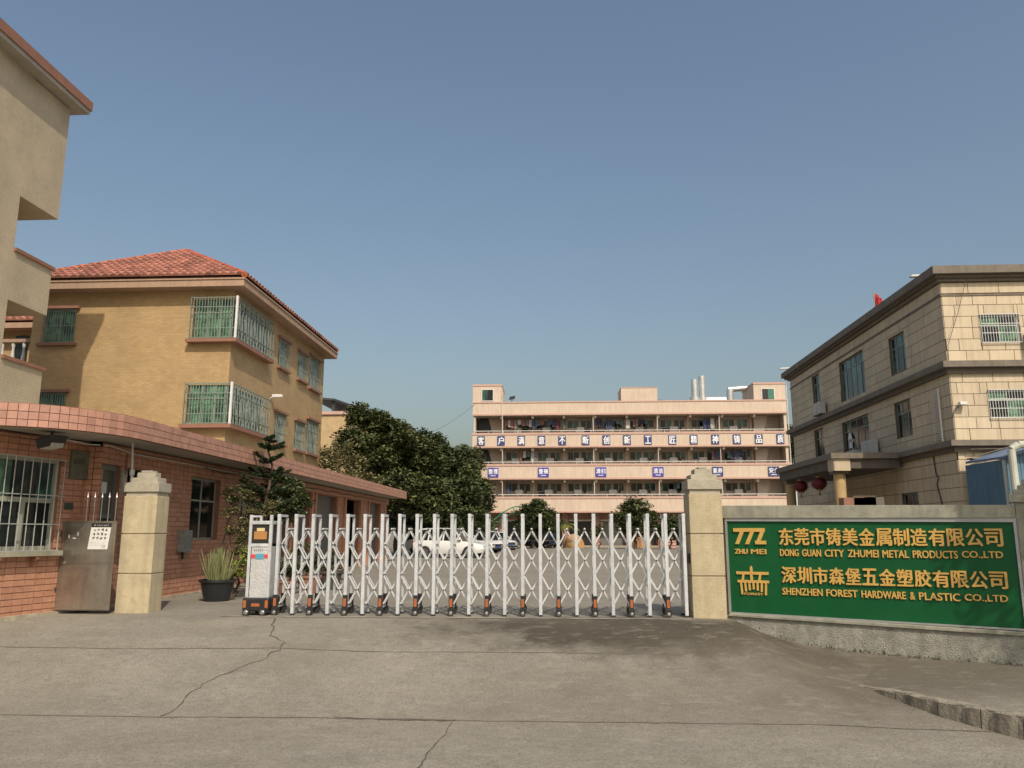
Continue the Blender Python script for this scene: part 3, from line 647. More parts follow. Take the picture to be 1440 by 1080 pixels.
def glyph(b, a, z, s, n=5):
    for _ in range(n):
        if R.random() < .5: x = a+R.uniform(0, s*.5); y = z+R.uniform(0, s); b.v, b.f = (lambda q: (q.v, q.f))(b.add(para(PF, x, x+s*.5, y, y+s*.13, .0085).v, [(3,2,1,0),(4,5,6,7),(0,1,5,4),(1,2,6,5),(2,3,7,6),(3,0,4,7)]))
        else: x = a+R.uniform(0, s*.85); y = z+R.uniform(0, s*.4); b.v, b.f = (lambda q: (q.v, q.f))(b.add(para(PF, x, x+s*.13, y, y+s*.55, .0085).v, [(3,2,1,0),(4,5,6,7),(0,1,5,4),(1,2,6,5),(2,3,7,6),(3,0,4,7)]))
for row in range(3):
    for c in range(4): glyph(b, .085+c*.068, 1.385-row*.07, .045, 7)
for row in range(3):
    for c in range(12): 
        if R.random() < .6: glyph(b, .06+c*.024, 1.195-row*.028, .012, 2)
for r_ in range(2):
    for c in range(3): glyph(b, .28+c*.024, 1.10+r_*.03, .018, 4)
b.build('print', mat('black print', (.03,.03,.03), .8), po)
b = MB()
for c in range(8): glyph(b, .08+c*.034, 1.473, .026, 6)
b.build('header_print', M_white, po)

# ================================================================ green company sign on its wall
A = Vector((2.85, 13.73)); Bp = Vector((6.46, 11.80)); t = (Bp-A).normalized(); SL = (Bp-A).length
SF = Fr((A.x, A.y), (t.x, t.y), (t.y, -t.x))
sw = empty('sign_wall', (A.x, A.y, 0), 'weathered cement wall carrying the green company sign', 'wall')
MB().fbox(SF, -.13, SL, -.25, -.03, -.9, 1.60).build('backing', M_wallgrey, sw)
b = MB(); b.hexa([SF.p(-.13,-.27,1.60),SF.p(SL,-.27,1.565),SF.p(SL,.07,1.565),SF.p(-.13,.07,1.60),SF.p(-.13,-.27,1.81),SF.p(SL,-.27,1.745),SF.p(SL,.07,1.745),SF.p(-.13,.07,1.81)]); b.build('coping', M_wallgrey, sw, bevel=.006)
b = MB(); b.hexa([SF.p(-.13,-.28,-.9),SF.p(SL,-.28,-.9),SF.p(SL,.10,-.9),SF.p(-.13,.10,-.9),SF.p(-.13,-.28,.03),SF.p(SL,-.28,-.03),SF.p(SL,.10,-.03),SF.p(-.13,.10,.03)]); b.build('plinth', M_pebble, sw, bevel=.01)
b = MB(); b.hexa([SF.p(-.03,-.03,.03),SF.p(SL,-.03,-.03),SF.p(SL,.14,-.03),SF.p(-.03,.14,.03),SF.p(-.03,-.03,.075),SF.p(SL,-.03,.02),SF.p(SL,.14,.012),SF.p(-.03,.14,.055)]); b.build('ledge', M_wallgrey, sw)
rp = empty('end_pillar', (Bp.x, Bp.y, 0), 'grey stepped end pillar at the right edge of the sign wall', 'pillar')
MB().fbox(SF, SL+.002, SL+.75, -.4, .06, -.9, 1.78).build('shaft', M_wallgrey, rp, bevel=.01)
for dx, z0, z1 in ((-.06, 1.78, 1.90), (.0, 1.90, 1.96), (.06, 1.96, 2.02), (.12, 2.02, 2.10)):
    MB().fbox(SF, SL+dx, SL+.75-dx, -.42+max(0,dx), .10-max(0,dx), z0, z1).build('cap_step', M_wallgrey, rp, bevel=.006)
cs = empty('company_sign', (A.x, A.y, .1), 'large green board with raised gold Chinese and Latin company names', 'sign')
a0, a1 = .0, SL-.05
b = MB()   # aluminium frame
b.hexa([SF.p(a0-.05,0,1.55),SF.p(a1+.05,0,1.505),SF.p(a1+.05,.05,1.505),SF.p(a0-.05,.05,1.55),SF.p(a0-.05,0,1.61),SF.p(a1+.05,0,1.565),SF.p(a1+.05,.05,1.565),SF.p(a0-.05,.05,1.61)])
b.hexa([SF.p(a0-.05,0,.065),SF.p(a1+.05,0,.03),SF.p(a1+.05,.045,.03),SF.p(a0-.05,.045,.065),SF.p(a0-.05,0,.085),SF.p(a1+.05,0,.055),SF.p(a1+.05,.045,.055),SF.p(a0-.05,.045,.085)])
b.fbox(SF, a0-.05, a0-.015, 0, .045, .086, 1.549); b.fbox(SF, a1+.01, a1+.05, 0, .045, .056, 1.504); b.build('frame', M_alu, cs)
b = MB(); b.hexa([SF.p(a0-.02,-.02,.08),SF.p(a1+.02,-.02,.05),SF.p(a1+.02,.02,.05),SF.p(a0-.02,.02,.08),SF.p(a0-.02,-.02,1.56),SF.p(a1+.02,-.02,1.515),SF.p(a1+.02,.02,1.515),SF.p(a0-.02,.02,1.56)]); b.build('board', M_greenpanel, cs)
D = .022; KX = SL/4.071     # measured on the photograph along the panel
def row(chars, a0, a1, z0a, z1a, z0b, z1b, off=.0075):
    n = len(chars); w = (a1-a0)/n
    for i, ch in enumerate(chars):
        f = (i+.5)/n; z0 = z0a+(z0b-z0a)*f; z1 = z1a+(z1b-z1a)*f; x = a0+w*i
        puttext(ch, SF, x+w*.05, x+w*.93, z0, z1, D, M_gold, cs, 'character', .022, off)
row('东莞市铸美金属制造有限公司', .815, 3.92, 1.165, 1.432, 1.17, 1.412)
row('深圳市森堡五金塑胶有限公司', .82, 3.92, .575, .825, .585, .815)
def line(words, a0, a1, z0a, h, slope):
    tot = sum(len(w) for w in words) + .55*(len(words)-1); x = a0; u = (a1-a0)/tot
    for w_ in words:
        wd = len(w_)*u; puttext(w_, SF, x+.004, x+wd-.012, z0a+slope*(x-a0), z0a+slope*(x-a0)+h, D, M_gold, cs, 'lettering', .016, .0035, slope); x += wd+.55*u
line(['DONG','GUAN','CITY','ZHUMEI','METAL','PRODUCTS','CO.,LTD'], .82, 3.90, .992, .107, 0.0)
line(['SHENZHEN','FOREST','HARDWARE','&','PLASTIC','CO.,LTD'], .82, 3.90, .392, .105, 0.0)
# first emblem: joined slanted sevens ending in a Z
lg = MB(); z1, z0 = 1.435, 1.175
for i in range(3):
    x = .095+i*.155
    lg.prism(SF, [(x+.10, z1-.055),(x+.045,z0),(x-.02,z0),(x+.03,z1-.055)], D, D+.025)
    # diagonal
lg = MB()
lg.prism(SF, [(.085,z1),(.085,z1-.06),(.60,z1-.06),(.60,z1)], D, D+.025)
for i in range(3):
    x = .175+i*.165; e = .001*i
    lg.prism(SF, [(x+.085,z1-.061),(x+.02,z1-.061),(x-.07,z0),(x-.005,z0)], D, D+.025+e)
lg.prism(SF, [(.436,z0),(.436,z0+.058),(.61,z0+.058),(.61,z0)], D, D+.028)
lg.build('emblem', M_gold, cs)
puttext('ZHU', SF, .095, .30, 1.02, 1.095, D, M_gold, cs, 'lettering', .016, .005); puttext('MEI', SF, .36, .60, 1.02, 1.095, D, M_gold, cs, 'lettering', .016, .005)
# second emblem: two bars, seven legs, a peak
lg = MB(); zt = .745
lg.prism(SF, [(.10,.735),(.10,.69),(.62,.69),(.62,.735)], D, D+.02)
lg.prism(SF, [(.115,.60),(.115,.56),(.62,.56),(.62,.60)], D, D+.02)
lg.prism(SF, [(.325,.80),(.345,.83),(.365,.80),(.365,.60),(.325,.60)], D, D+.023)
for x in (.20, .47): lg.prism(SF, [(x,.69),(x+.035,.69),(x+.015,.60),(x-.02,.60)], D, D+.022)
for i in range(7):
    x = .155+i*.067; x2 = x+(i-3)*.0; zb = (.37,.42,.44,.455,.44,.42,.37)[i]
    lg.prism(SF, [(x,.56),(x+.03,.56),(x2+.03+(3-i)*.004,zb),(x2+(3-i)*.004,zb)], D, D+.022)
lg.build('emblem', M_gold, cs)
puttext('FOREST', SF, .215, .515, .365, .40, D, M_gold, cs, 'lettering', .012, .002)

# ================================================================ retractable gate
gt = empty('sliding_gate', (-1.2, 13.75, 0), 'pale folding lattice gate drawn across the driveway between the pillars', 'gate')
NP = 24; X0, X1 = -4.773, 2.085; YF, YR = 13.62, 14.02
px_ = [X0 + (X1-X0)*i/(NP-1) for i in range(NP)]
pm = MB().box(-.026,.026,-.026,.026, .0,1.60).box(-.028,.028,-.03,.03,1.60,1.655)
pm.box(-.019,.019,YR-YF-.02,YR-YF+.02,.0,1.60).box(-.024,.024,.03,YR-YF-.026,1.61,1.65).box(-.022,.022,.03,YR-YF-.026,.10,.14)
pmesh = bpy.data.meshes.new('post'); pmesh.from_pydata(pm.v, [], pm.f); pmesh.materials.append(M_gatewhite)
cmesh = MB().tube((0,.02,0),(0,.38,0),.024,8); cme = bpy.data.meshes.new('joint'); cme.from_pydata(cmesh.v, [], cmesh.f); cme.materials.append(M_black)
wh = MB().tube((0,-.03,.05),(0,.03,.05),.05,14); whm = bpy.data.meshes.new('wheel'); whm.from_pydata(wh.v, [], wh.f); whm.materials.append(M_rubber)
hb = MB().lathe((0,0,0),[(.005,-.008),(.022,-.006),(.03,0)],10)
hubm = bpy.data.meshes.new('hub'); hubm.from_pydata([(x, z-.031, .05+y) for x, y, z in hb.v], [], hb.f); hubm.materials.append(M_chrome)
for i, x in enumerate(px_):
    zb = .03 if i % 2 else .28
    wheel = (i % 2 == 0)
    po_ = piece('post', pmesh, gt, (x, YF, .02))
    if wheel:
        for yy in (YF, YR):
            MB().box(x-.036, x+.036, yy-.036, yy+.034, .13, .335).box(x-.05, x+.05, yy-.05, yy+.05, .055, .13).build('wheel_housing', M_black, gt, bevel=.004)
        MB().box(x-.024, x+.024, YF-.042, YF-.037, .15, .28).build('reflector', M_orange, gt)
        for yy in (YF, YR):
            piece('wheel', whm, gt, (x, yy-.03, 0)); 
        piece('hub', hubm, gt, (x, YF-.03, 0))
    else:
        [MB().box(x-.03, x+.03, yy-.03, yy+.03, 0, .03).build('foot_pad', M_rubber, gt) for yy in (YF, YR)]
def lat(p0, p1, nm='lattice_bar'):
    b = MB(); d = Vector(p1)-Vector(p0); s = Vector((d.z, 0, -d.x)).normalized()*.013
    b.bar(Vector(p0), Vector(p1), .023, .012)
    return b
for i in range(NP-1):
    xa, xb = px_[i]+.01, px_[i+1]-.01; xm = (xa+xb)/2
    zs = (1.40, 1.155, .905, .66, .41, .165)
    for yy, sg_, single in ((YF+.13, 1, False), (YF+.27, -1, True)):
        for k in (0, 1, 3):   # lambda on top, then crossing bars
            pass
        segs = [((xm,zs[0]),(xa,zs[1])), ((xm,zs[0]),(xb,zs[1])), ((xa,zs[1]),(xb,zs[3])), ((xb,zs[1]),(xa,zs[3])), ((xa,zs[3]),(xb,zs[5])), ((xb,zs[3]),(xa,zs[5]))]
        if single:
            b = MB()
            for j, (p, q) in enumerate(segs): b.bar((p[0], yy-.014*(j%2), p[1]), (q[0], yy-.014*(j%2), q[1]), .019, .01)
            b.build('rear_lattice', M_gatebar, gt)
        else:
            for j, (p, q) in enumerate(segs):
                lat((p[0], yy+.019*(j%2), p[1]), (q[0], yy+.019*(j%2), q[1])).build('lattice_bar', M_gatebar, gt)
    b = MB()
    for z in (zs[0], zs[2], zs[4]): b.tube((xm, YF+.10, z), (xm, YF+.29, z), .012, 8)
    for z in (zs[1], zs[3], zs[5]): b.tube((px_[i]+.012, YF+.03, z), (px_[i]+.012, YF+.29, z), .014, 8)
    b.build('pivot_pins', M_black, gt)
    MB().tube((xm-.0, YF+.05, 1.425), (xm, YF+.33, 1.425), .016, 6).build('tie_rod', M_gatebar, gt)
hd = empty('gate_motor_box', (-5.02, 13.75, 0), 'silver gate motor box on a black wheeled base at the left end of the gate', 'gate motor')
hx0, hx1, hy0, hy1 = -5.25, -4.87, 13.52, 14.02
MB().box(hx0-.04, hx1+.03, hy0-.04, hy1+.04, .07, .29).build('base', M_black, hd, bevel=.025)
for x in (hx0-.02, hx1-.03): MB().box(x, x+.05, hy0-.047, hy0-.041, .13, .25).build('reflector', M_orange, hd)
MB().box(hx0+.12, hx1-.12, hy0-.046, hy0-.041, .15, .20).build('badge', M_orange, hd)
for x in (hx0+.04, hx1-.06):
    for y in (hy0-.03, hy1+.0):
        o = piece('wheel', whm, hd, (x, y-.01, 0)); o.scale = (1.15,1,1.15)
    o = piece('hub', hubm, hd, (x, hy0-.04, 0)); o.scale = (1.25,1,1.15)
for x in (hx0, hx1-.03):
    for y in (hy0, hy1-.05): MB().box(x-.01, x+.04, y, y+.05, .29, 1.50).build('upright', M_gatewhite, hd, bevel=.005)
MB().box(hx0-.01, hx1+.01, hy0-.004, hy1+.002, 1.50, 1.56).build('top_rail', M_gatewhite, hd, bevel=.006)
MB().box(hx0+.04, hx1-.03, hy0+.004, hy0+.04, 1.13, 1.18).build('middle_rail', M_gatewhite, hd)
MB().box(hx0+.04, hx1-.03, hy0+.02, hy1-.02, .29, 1.13).build('panel', M_emb, hd)
b = MB(); b.box(hx0+.04, hx0+.048, hy0+.012, hy0+.019, .30, 1.125).box(hx1-.038, hx1-.03, hy0+.012, hy0+.019, .30, 1.125); b.build('panel_seam', M_black, hd)
MB().box(hx0+.04, hx1-.03, hy0+.02, hy1-.02, 1.18, 1.50).build('display_window', mat('smoked display', (.03,.03,.03), .15), hd)
am = mat('amber beacon', (.42,.20,.06), .4)
MB().box(hx0+.08, hx1-.08, hy0+.008, hy0+.02, 1.25, 1.38).build('beacon', am, hd); MB().box(hx0+.125, hx1-.12, hy0+.006, hy0+.02, 1.385, 1.44).build('beacon_cap', mat('pale amber', (.62,.48,.25), .5), hd)
q = MB().box(hx0+.05, hx0+.12, hy0+.013, hy0+.02, .935, 1.0).box(hx1-.11, hx1-.04, hy0+.013, hy0+.02, .935, 1.0); q.build('red_sticker', mat('red sticker', (.6,.06,.06), .5), hd)
MB().box(hx0+.125, hx1-.115, hy0+.012, hy0+.02, .92, 1.01).build('blue_sticker', mat('blue sticker', (.08,.32,.45), .5), hd)
b = MB()
for i in range(5): b.box(hx0+.09+i*.035, hx0+.11+i*.035, hy0+.014, hy0+.0195, 1.055, 1.085)
b.build('faint_print', mat('grey print', (.25,.25,.25)), hd)
for x in (hx0-.005, hx1-.035): MB().box(x, x+.045, hy0, hy0+.05, 1.56, 1.66).build('end_cap', M_gatewhite, hd)
MB().box(hx0+.0, hx0+.035, hy1-.05, hy1, 1.56, 1.655).box(hx0+.04,hx0+.2,hy0+.01,hy0+.03,1.62,1.65).build('top_bracket', M_gatewhite, hd)

# ================================================================ yellow house
YX, YY, YF_ = -12.85, 30.0, 42.5
yh = empty('yellow_house', (-17, 36, 0), 'ochre tiled three storey house with terracotta hipped roof and caged green windows', 'house')
F1 = Fr((-21.1, YY), (1, 0), (0, -1)); W1L = YX+21.1
F2 = Fr((YX, YY), (0, 1), (1, 0)); W2L = YF_-YY
fh = [(.48, 1.80, 8.87, 10.22), (.48, 1.72, 5.45, 6.80), (W1L-1.6, W1L-.0, 8.95, 10.55), (W1L-1.6, W1L-.0, 5.55, 7.08)]
sh = [(0, 3.85, 8.95, 10.55), (0, 3.85, 5.55, 7.08), (5.3, 6.6, 8.98, 10.25), (8.1, 9.4, 8.95, 10.25), (9.95, 11.7, 8.85, 10.45), (5.3, 6.6, 5.45, 6.78), (8.1, 9.4, 5.42, 6.76), (9.95, 11.7, 5.45, 7.1)]
b = MB(); b.wall(F1, 0, W1L-.2, 0, 10.95, fh, -.2, 0); b.wall(F2, 0, W2L, 0, 10.95, sh, -.2, 0)
b.box(-21.1, -20.9, YY+.2, YF_, 0, 10.95); b.box(-20.9, YX-.2, YF_-.2, YF_, 0, 10.95); b.build('wall', M_yellow, yh)
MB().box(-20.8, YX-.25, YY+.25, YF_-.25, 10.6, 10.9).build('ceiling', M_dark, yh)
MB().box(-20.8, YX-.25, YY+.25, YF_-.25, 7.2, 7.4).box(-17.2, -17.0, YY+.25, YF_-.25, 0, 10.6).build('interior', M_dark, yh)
for i, h in enumerate(fh[:2]):
    window(F1, yh, *h, cols=2, mpane=[M_curtain], mframe=mat('faded window frame', (.25,.30,.26), .5), recess=.06, grille=(13, 2), mgr=mat('faded green white grille paint', (.20,.25,.21)), sill=.16, gd=.08, split=True)
    MB().fbox(F1, h[0]-.15, h[1]+.15, .002, .16, h[3]+.03, h[3]+.14).build('lintel_ledge', M_brown, yh)
for h in sh[2:]:
    window(F2, yh, *h, cols=2 if h[1]-h[0] > 1.5 else 1, transom=h[2]+.9, mpane=[M_paleside], mframe=M_alu, recess=.06, grille=(7, 3), mgr=mat('faded green white grille paint', (.20,.25,.21)), sill=.16, gd=.08)
    MB().fbox(F2, h[0]-.15, h[1]+.15, .002, .16, h[3]+.03, h[3]+.14).build('lintel_ledge', M_brown, yh)
# wrap-round corner cages, two storeys
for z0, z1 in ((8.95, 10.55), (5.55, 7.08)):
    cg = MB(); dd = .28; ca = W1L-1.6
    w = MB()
    for k in range(4):
        a = ca+.06+k*.49-(.05 if k == 3 else 0); w.fbox(F1, a, a+.05, -.1, -.05, z0, z1)
    for k in range(6): a = .1+k*.72; w.fbox(F2, a, a+.05, -.1, -.05, z0, z1)
    w.fbox(F1, ca, W1L-.05, -.1, -.052, z1-.55, z1-.5); w.fbox(F2, .05, 3.85, -.1, -.052, z1-.55, z1-.5)
    wo_ = w.build('corner_window', mat('faded window frame', (.25,.30,.26), .5), yh)
    for k in range(3): MB().fbox(F1, ca+.08+k*.49, ca+.08+(k+1)*.49, -.085-.003*(k%2), -.08-.003*(k%2), z0, z1).build('pane', M_curtain, wo_)
    for k in range(5): MB().fbox(F2, .12+k*.72, .12+(k+1)*.72, -.085-.003*(k%2), -.08-.003*(k%2), z0, z1).build('pane', (M_glassg, M_glass, M_paleside)[k%3], wo_)
    r = .014
    for a in np.arange(ca, W1L+dd+.01, .115): cg.fbox(F1, a-r*.8, a+r*.8, dd-r, dd+r, z0-.05, z1+.05)
    for a in np.arange(0, 3.86, .32): cg.fbox(F2, a-r, a+r, dd-r, dd+r*1.2, z0-.05, z1+.05)
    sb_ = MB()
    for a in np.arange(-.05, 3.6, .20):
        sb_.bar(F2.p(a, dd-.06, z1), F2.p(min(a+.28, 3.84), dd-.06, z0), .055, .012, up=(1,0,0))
    sb_.build('slanted_light_strips', mat('pale slanted light strip', (.38,.42,.40), .5, .2, var=.25), wo_)  # pale strips stand for the slanted light and shadow on the panes
    for z in (z0-.02, z0+.35, z1-.38, z1):
        cg.fbox(F1, ca, W1L+dd, dd-r*.6, dd+r*1.6, z-r, z+r); cg.fbox(F2, -dd, 3.86, dd-r*.6, dd+r*1.8, z-r, z+r)
    cg.fbox(F1, ca-r, ca+r, -.02, dd, z0-.02, z0+.02); cg.fbox(F1, ca-r, ca+r, -.02, dd, z1-.02, z1+.02); cg.fbox(F2, 3.85-r, 3.85+r, -.02, dd, z0-.02, z0+.02); cg.fbox(F2, 3.85-r, 3.85+r, -.02, dd, z1-.02, z1+.02)
    cg.build('cage', mat('faded green white grille paint', (.20,.25,.21), .5, .2, var=.25), wo_)
    MB().fbox(F1, W1L+dd-.05, W1L+dd+.03, dd-.05, dd+.035, z0-.05, z1+.06).build('cage_post', M_white, wo_)
    s_ = MB(); s_.hexa([F1.p(ca-.12,0,z0-.2),F1.p(W1L,0,z0-.2),F1.p(W1L+dd+.05,dd+.05,z0-.2),F1.p(ca-.12,dd+.05,z0-.2),F1.p(ca-.12,0,z0-.06),F1.p(W1L,0,z0-.06),F1.p(W1L+dd+.05,dd+.05,z0-.06),F1.p(ca-.12,dd+.05,z0-.06)])
    s_.hexa([F2.p(0,0,z0-.2),F2.p(3.95,0,z0-.2),F2.p(3.95,dd+.05,z0-.2),F2.p(-dd-.05,dd+.05,z0-.2),F2.p(0,0,z0-.06),F2.p(3.95,0,z0-.06),F2.p(3.95,dd+.05,z0-.06),F2.p(-dd-.05,dd+.05,z0-.06)])
    s_.build('sill', M_brown, wo_)
# hipped roof
ex0, ex1, ey0, ey1, ez = -21.9, -12.24, 29.42, 42.9, 11.32
hw = (ex1-ex0)/2; xm = (ex0+ex1)/2; rz = 14.15; r0 = Vector((xm, ey0+hw, rz)); r1 = Vector((xm, ey1-hw, rz))
b = MB(); b.box(ex0, ex1, ey0, ey1, 10.93, 11.20).box(ex0-.04, ex1+.04, ey0-.04, ey0+.12, 11.20, 11.26).box(ex1-.12, ex1+.04, ey0+.12, ey1, 11.20, 11.26).box(ex0+.2, ex1-.2, ey0+.2, ey1-.2, 11.20, 11.31); b.build('eave', M_eave, yh)
c = [Vector((ex0,ey0,ez)), Vector((ex1,ey0,ez)), Vector((ex1,ey1,ez)), Vector((ex0,ey1,ez))]
b = MB().add([*c, r0, r1], [(0,1,4),(1,2,5,4),(2,3,5),(3,0,4,5),(3,2,1,0)]); b.build('roof_deck', mat('shadow dark roof deck', (.06,.03,.022), .9), yh)  # deck colour darkened to read as shadow in the tile gaps
def tiles(p0, p1, q0, q1, pitch, rowl, name, parent):
    """p0-p1 eave line, q0-q1 ridge line (may coincide): barrel tiles laid in columns up the slope"""
    b = MB(); u = (p1-p0); L = u.length; u.normalize(); up = (q0-p0) - u*((q0-p0).dot(u)); H = up.length; up.normalize(); n = u.cross(up).normalized()
    if n.z < 0: n = -n
    sa = (q0-p0).dot(u); sb = L-(q1-p0).dot(u); nc = int(L/pitch); pitch = L/nc
    for i in range(nc):
        x = (i+.5)*pitch; hmax = H if sa <= x <= L-sb else (H*x/sa if x < sa else H*(L-x)/sb)
        rr = 0; y = 0.0
        while y < hmax-.02:
            y1 = min(y+rowl+.03, hmax); lift = .06; k = 5; vs = []
            for yy, e in ((y, lift), (y1, .008)):
                for j in range(k+1):
                    th = math.pi*j/k; vs.append(p0+u*(x-math.cos(th)*pitch*.52)+up*(yy)+n*(e+math.sin(th)*pitch*.42))
            b.add(vs, [(j, j+1, k+1+j+1, k+1+j) for j in range(k)] + [tuple(range(k, -1, -1))]); y += rowl
    return b.build(name, M_roof, parent, kind='stuff')
tiles(c[0], c[1], r0, r0, .32, .40, 'roof_tiles', yh); tiles(c[1], c[2], r0, r1, .32, .40, 'roof_tiles', yh); tiles(c[3], c[0], r1, r0, .32, .40, 'roof_tiles', yh)
b = MB()
for p, q in ((c[1], r0), (c[0], r0), (r0, r1), (c[2], r1)):
    d = q-p; L = d.length; k = int(L/.38)
    for i in range(k): b.tube(p+d*(i/k)+Vector((0,0,.07)), p+d*((i+1.08)/k)+Vector((0,0,.06)), .13, 8, .10)
b.build('ridge_tiles', mat('bright terracotta ridge tile', (.52,.14,.06), .45, var=.2, island=.15), yh)
cc = empty('security_camera', (YX+.3, 34.6, 7.3), 'white bullet camera fixed high on the shaded side of the ochre house', 'camera')
MB().tube((YX+.0,34.6,7.33),(YX+.25,34.6,7.36), .03).build('bracket', M_white, cc); MB().box(YX+.1, YX+.55, 34.5, 34.7, 7.34, 7.48).build('housing', M_white, cc, bevel=.02)
# wing behind on the left
wg = empty('rear_wing', (-24, 35, 0), 'ochre house behind with terracotta eave and white baluster balcony, glimpsed at the far left', 'house')
b = MB().box(-29, -23.4, 34, 42, 0, 10.4).box(-23.4,-21.15,35.5,42,0,10.4); b.build('wall', M_yellow, wg)
MB().box(-29.5, -21.14, 33.2, 33.4, 10.38, 10.62).box(-29.5,-21.14,33.4,42,10.4,10.6).build('eave', M_eave, wg)
tiles(Vector((-29.5,33.2,10.66)), Vector((-21.14,33.2,10.66)), Vector((-29.5,36.2,12.0)), Vector((-21.14,36.2,12.0)), .32, .40, 'roof_tiles', wg)
b = MB().add([(-29.5,33.2,10.62),(-21.14,33.2,10.62),(-21.14,36.2,11.97),(-29.5,36.2,11.97)], [(0,1,2,3)]); b.build('roof_deck', M_brown, wg)
b = MB().box(-29, -21.14, 32.0, 34, 7.9, 8.1); b.build('balcony_slab', M_eave, wg)
b = MB().box(-29, -21.14, 32.0, 32.25, 9.42, 9.56); b.build('balcony_rail', M_eave, wg)
for i in range(16):
    x = -28.6+i*.48; MB().lathe((x,32.12,8.1), [(.07,0),(.07,.15),(.045,.25),(.10,.55),(.05,.9),(.05,1.1),(.08,1.2),(.08,1.32)], 8).build('baluster', M_white, wg, smooth=True)
MB().box(-24.6, -24.0, 33.97, 33.995, 8.2, 10.2).build('doorway', M_glass, wg)

# ================================================================ beige block, near left
bb = empty('beige_building', (-20, 15, 0), 'tall beige mosaic building with brown topped balconies at the left edge', 'building')
BX = -16.4
b = MB().box(-24, BX, 2, 22.1, 0, 15.54); b.build('wall', M_beige, bb)
for z0, z1, ye, cap in ((11.55, 15.5, 24.0, False), (8.25, 9.78, 23.95, True), (4.9, 6.45, 24.05, True)):
    b = MB().box(BX-.15, BX-.002, 22.1, ye, z0, z1).box(BX-2.6, BX-.15, ye-.15, ye-.002, z0, z1).box(BX-2.6, BX-.15, 22.1, ye-.15, z0, z0+.15)
    b.build('balcony_parapet', M_beige, bb)
    if cap: MB().box(BX-.2, BX+.07, 22.11, ye+.07, z1, z1+.11).box(BX-2.6, BX-.2, ye-.2, ye+.07, z1, z1+.11).build('parapet_cap', M_brown, bb)
MB().box(-24.4, BX+.42, 1.6, 24.42, 15.54, 15.68).build('cornice_soffit', M_soffit, bb)
MB().box(-24.45, BX+.47, 1.55, 24.47, 15.68, 16.0).build('cornice', M_brown, bb)

# ================================================================ dormitory across the yard
DY = 82.0
dm = empty('dormitory', (7, DY, 0), 'long pale peach dormitory with open corridors, laundry and blue slogan plates', 'building')
DF = Fr((-8.8, DY), (1, 0), (0, -1)); DL = 23.45+8.8
def dx(px): return (px-665)*DL/(1105-665)
bands = [(13.42, 14.72), (10.05, 11.38), (6.78, 8.15), (3.42, 4.82)]
s0, s1 = dx(706), dx(1061)
ns = 8; bw = (s1-s0)/ns
for z0, z1 in bands: MB().fbox(DF, 0, DL, -.16, 0, z0+.17, z1).build('parapet', M_cream, dm)
for i, (z0, z1) in enumerate(bands):
    MB().fbox(DF, -.04, DL+.04, -.2, .05, z0, z0+.17).build('band_trim', M_pinkcap, dm); MB().fbox(DF, -.05, DL+.05, -.22, .06, z1, z1+(.14 if i == 0 else .22)).build('parapet_cap', M_pinkcap, dm)
b = MB()
for z0, z1 in bands: MB().fbox(DF, .02, DL-.02, -9, -.17, z0+.03, z0+.2).build('floor_slab', M_corr, dm)
b.fbox(DF, 0, .25, -9, -2.0, 0, 13.4); b.fbox(DF, DL-.25, DL, -9, -.2, 0, 13.4)
b.build('end_wall', M_corr, dm)
holes = []; wins = []; doors = []; 
rr = random.Random(3)
for fl_, (zf, zc) in enumerate(((11.0, 13.4), (7.75, 10.05), (4.45, 6.78))):
    for k in range(ns):
        a = s0+k*bw
        wins.append((a+.35, a+.35+1.25+.0, zc-1.15, zc-.28)); wins.append((a+1.78, a+2.95, zc-1.15, zc-.28))
        if (k+fl_) % 3 != 1 or k in (1, 2): doors.append((a+(.55 if k%2 else 2.1), a+(1.25 if k%2 else 2.75), zf-.3, zc-1.2))
H = wins + doors
b = MB().wall(DF, 1.0, s0-.4, 3.6, 13.4, [(1.2, 3.6+.0, 0, 0)], -9, -8.8)
b.wall(DF, s0-.6, DL-.3, 3.6, 13.4, [], -2.2, -2.05); 
b.build('corridor_wall', M_corr, dm)
b = MB()
for k in range(ns+1):
    a = s0+k*bw; b.fbox(DF, a-.13, a+.13, -2.05, -1.9, 3.6, 13.3)
    for z0, z1 in bands[:3]: b.fbox(DF, a-.11, a+.11, -2.04, -.2, z0-.28, z0+.03)
b.build('pilaster', M_cream, dm, kind='stuff')
for i, (a0_, a1_, z0, z1) in enumerate(wins):
    q = MB().fbox(DF, a0_, a1_, -2.045, -2.0, z0, z1).fbox(DF, 0,0,0,0,0,0) if False else MB()
    for aa, ab in ((a0_, a0_+.04), ((a0_+a1_)/2-.02, (a0_+a1_)/2+.02), (a1_-.04, a1_)): q.fbox(DF, aa, ab, -2.05, -1.99, z0, z1)
    q.fbox(DF, a0_, a1_, -2.05, -1.995, z0, z0+.04); q.fbox(DF, a0_, a1_, -2.05, -1.995, z1-.04, z1)
    w = q.build('window', M_alu, dm)
    MB().fbox(DF, a0_+.02, (a0_+a1_)/2, -2.04, -2.02, z0+.02, z1-.02).build('pane', rr.choice([M_glass, M_glassg, M_glass]), w)
    MB().fbox(DF, (a0_+a1_)/2, a1_-.02, -2.04, -2.018, z0+.02, z1-.02).build('pane', rr.choice([M_glass, M_glassg]), w)
for a0_, a1_, z0, z1 in doors:
    if rr.random() < .45: MB().fbox(DF, a0_, a1_, -2.048, -2.0, z0, z1+.1).build('door', rr.choice([M_black, M_dark]), dm)
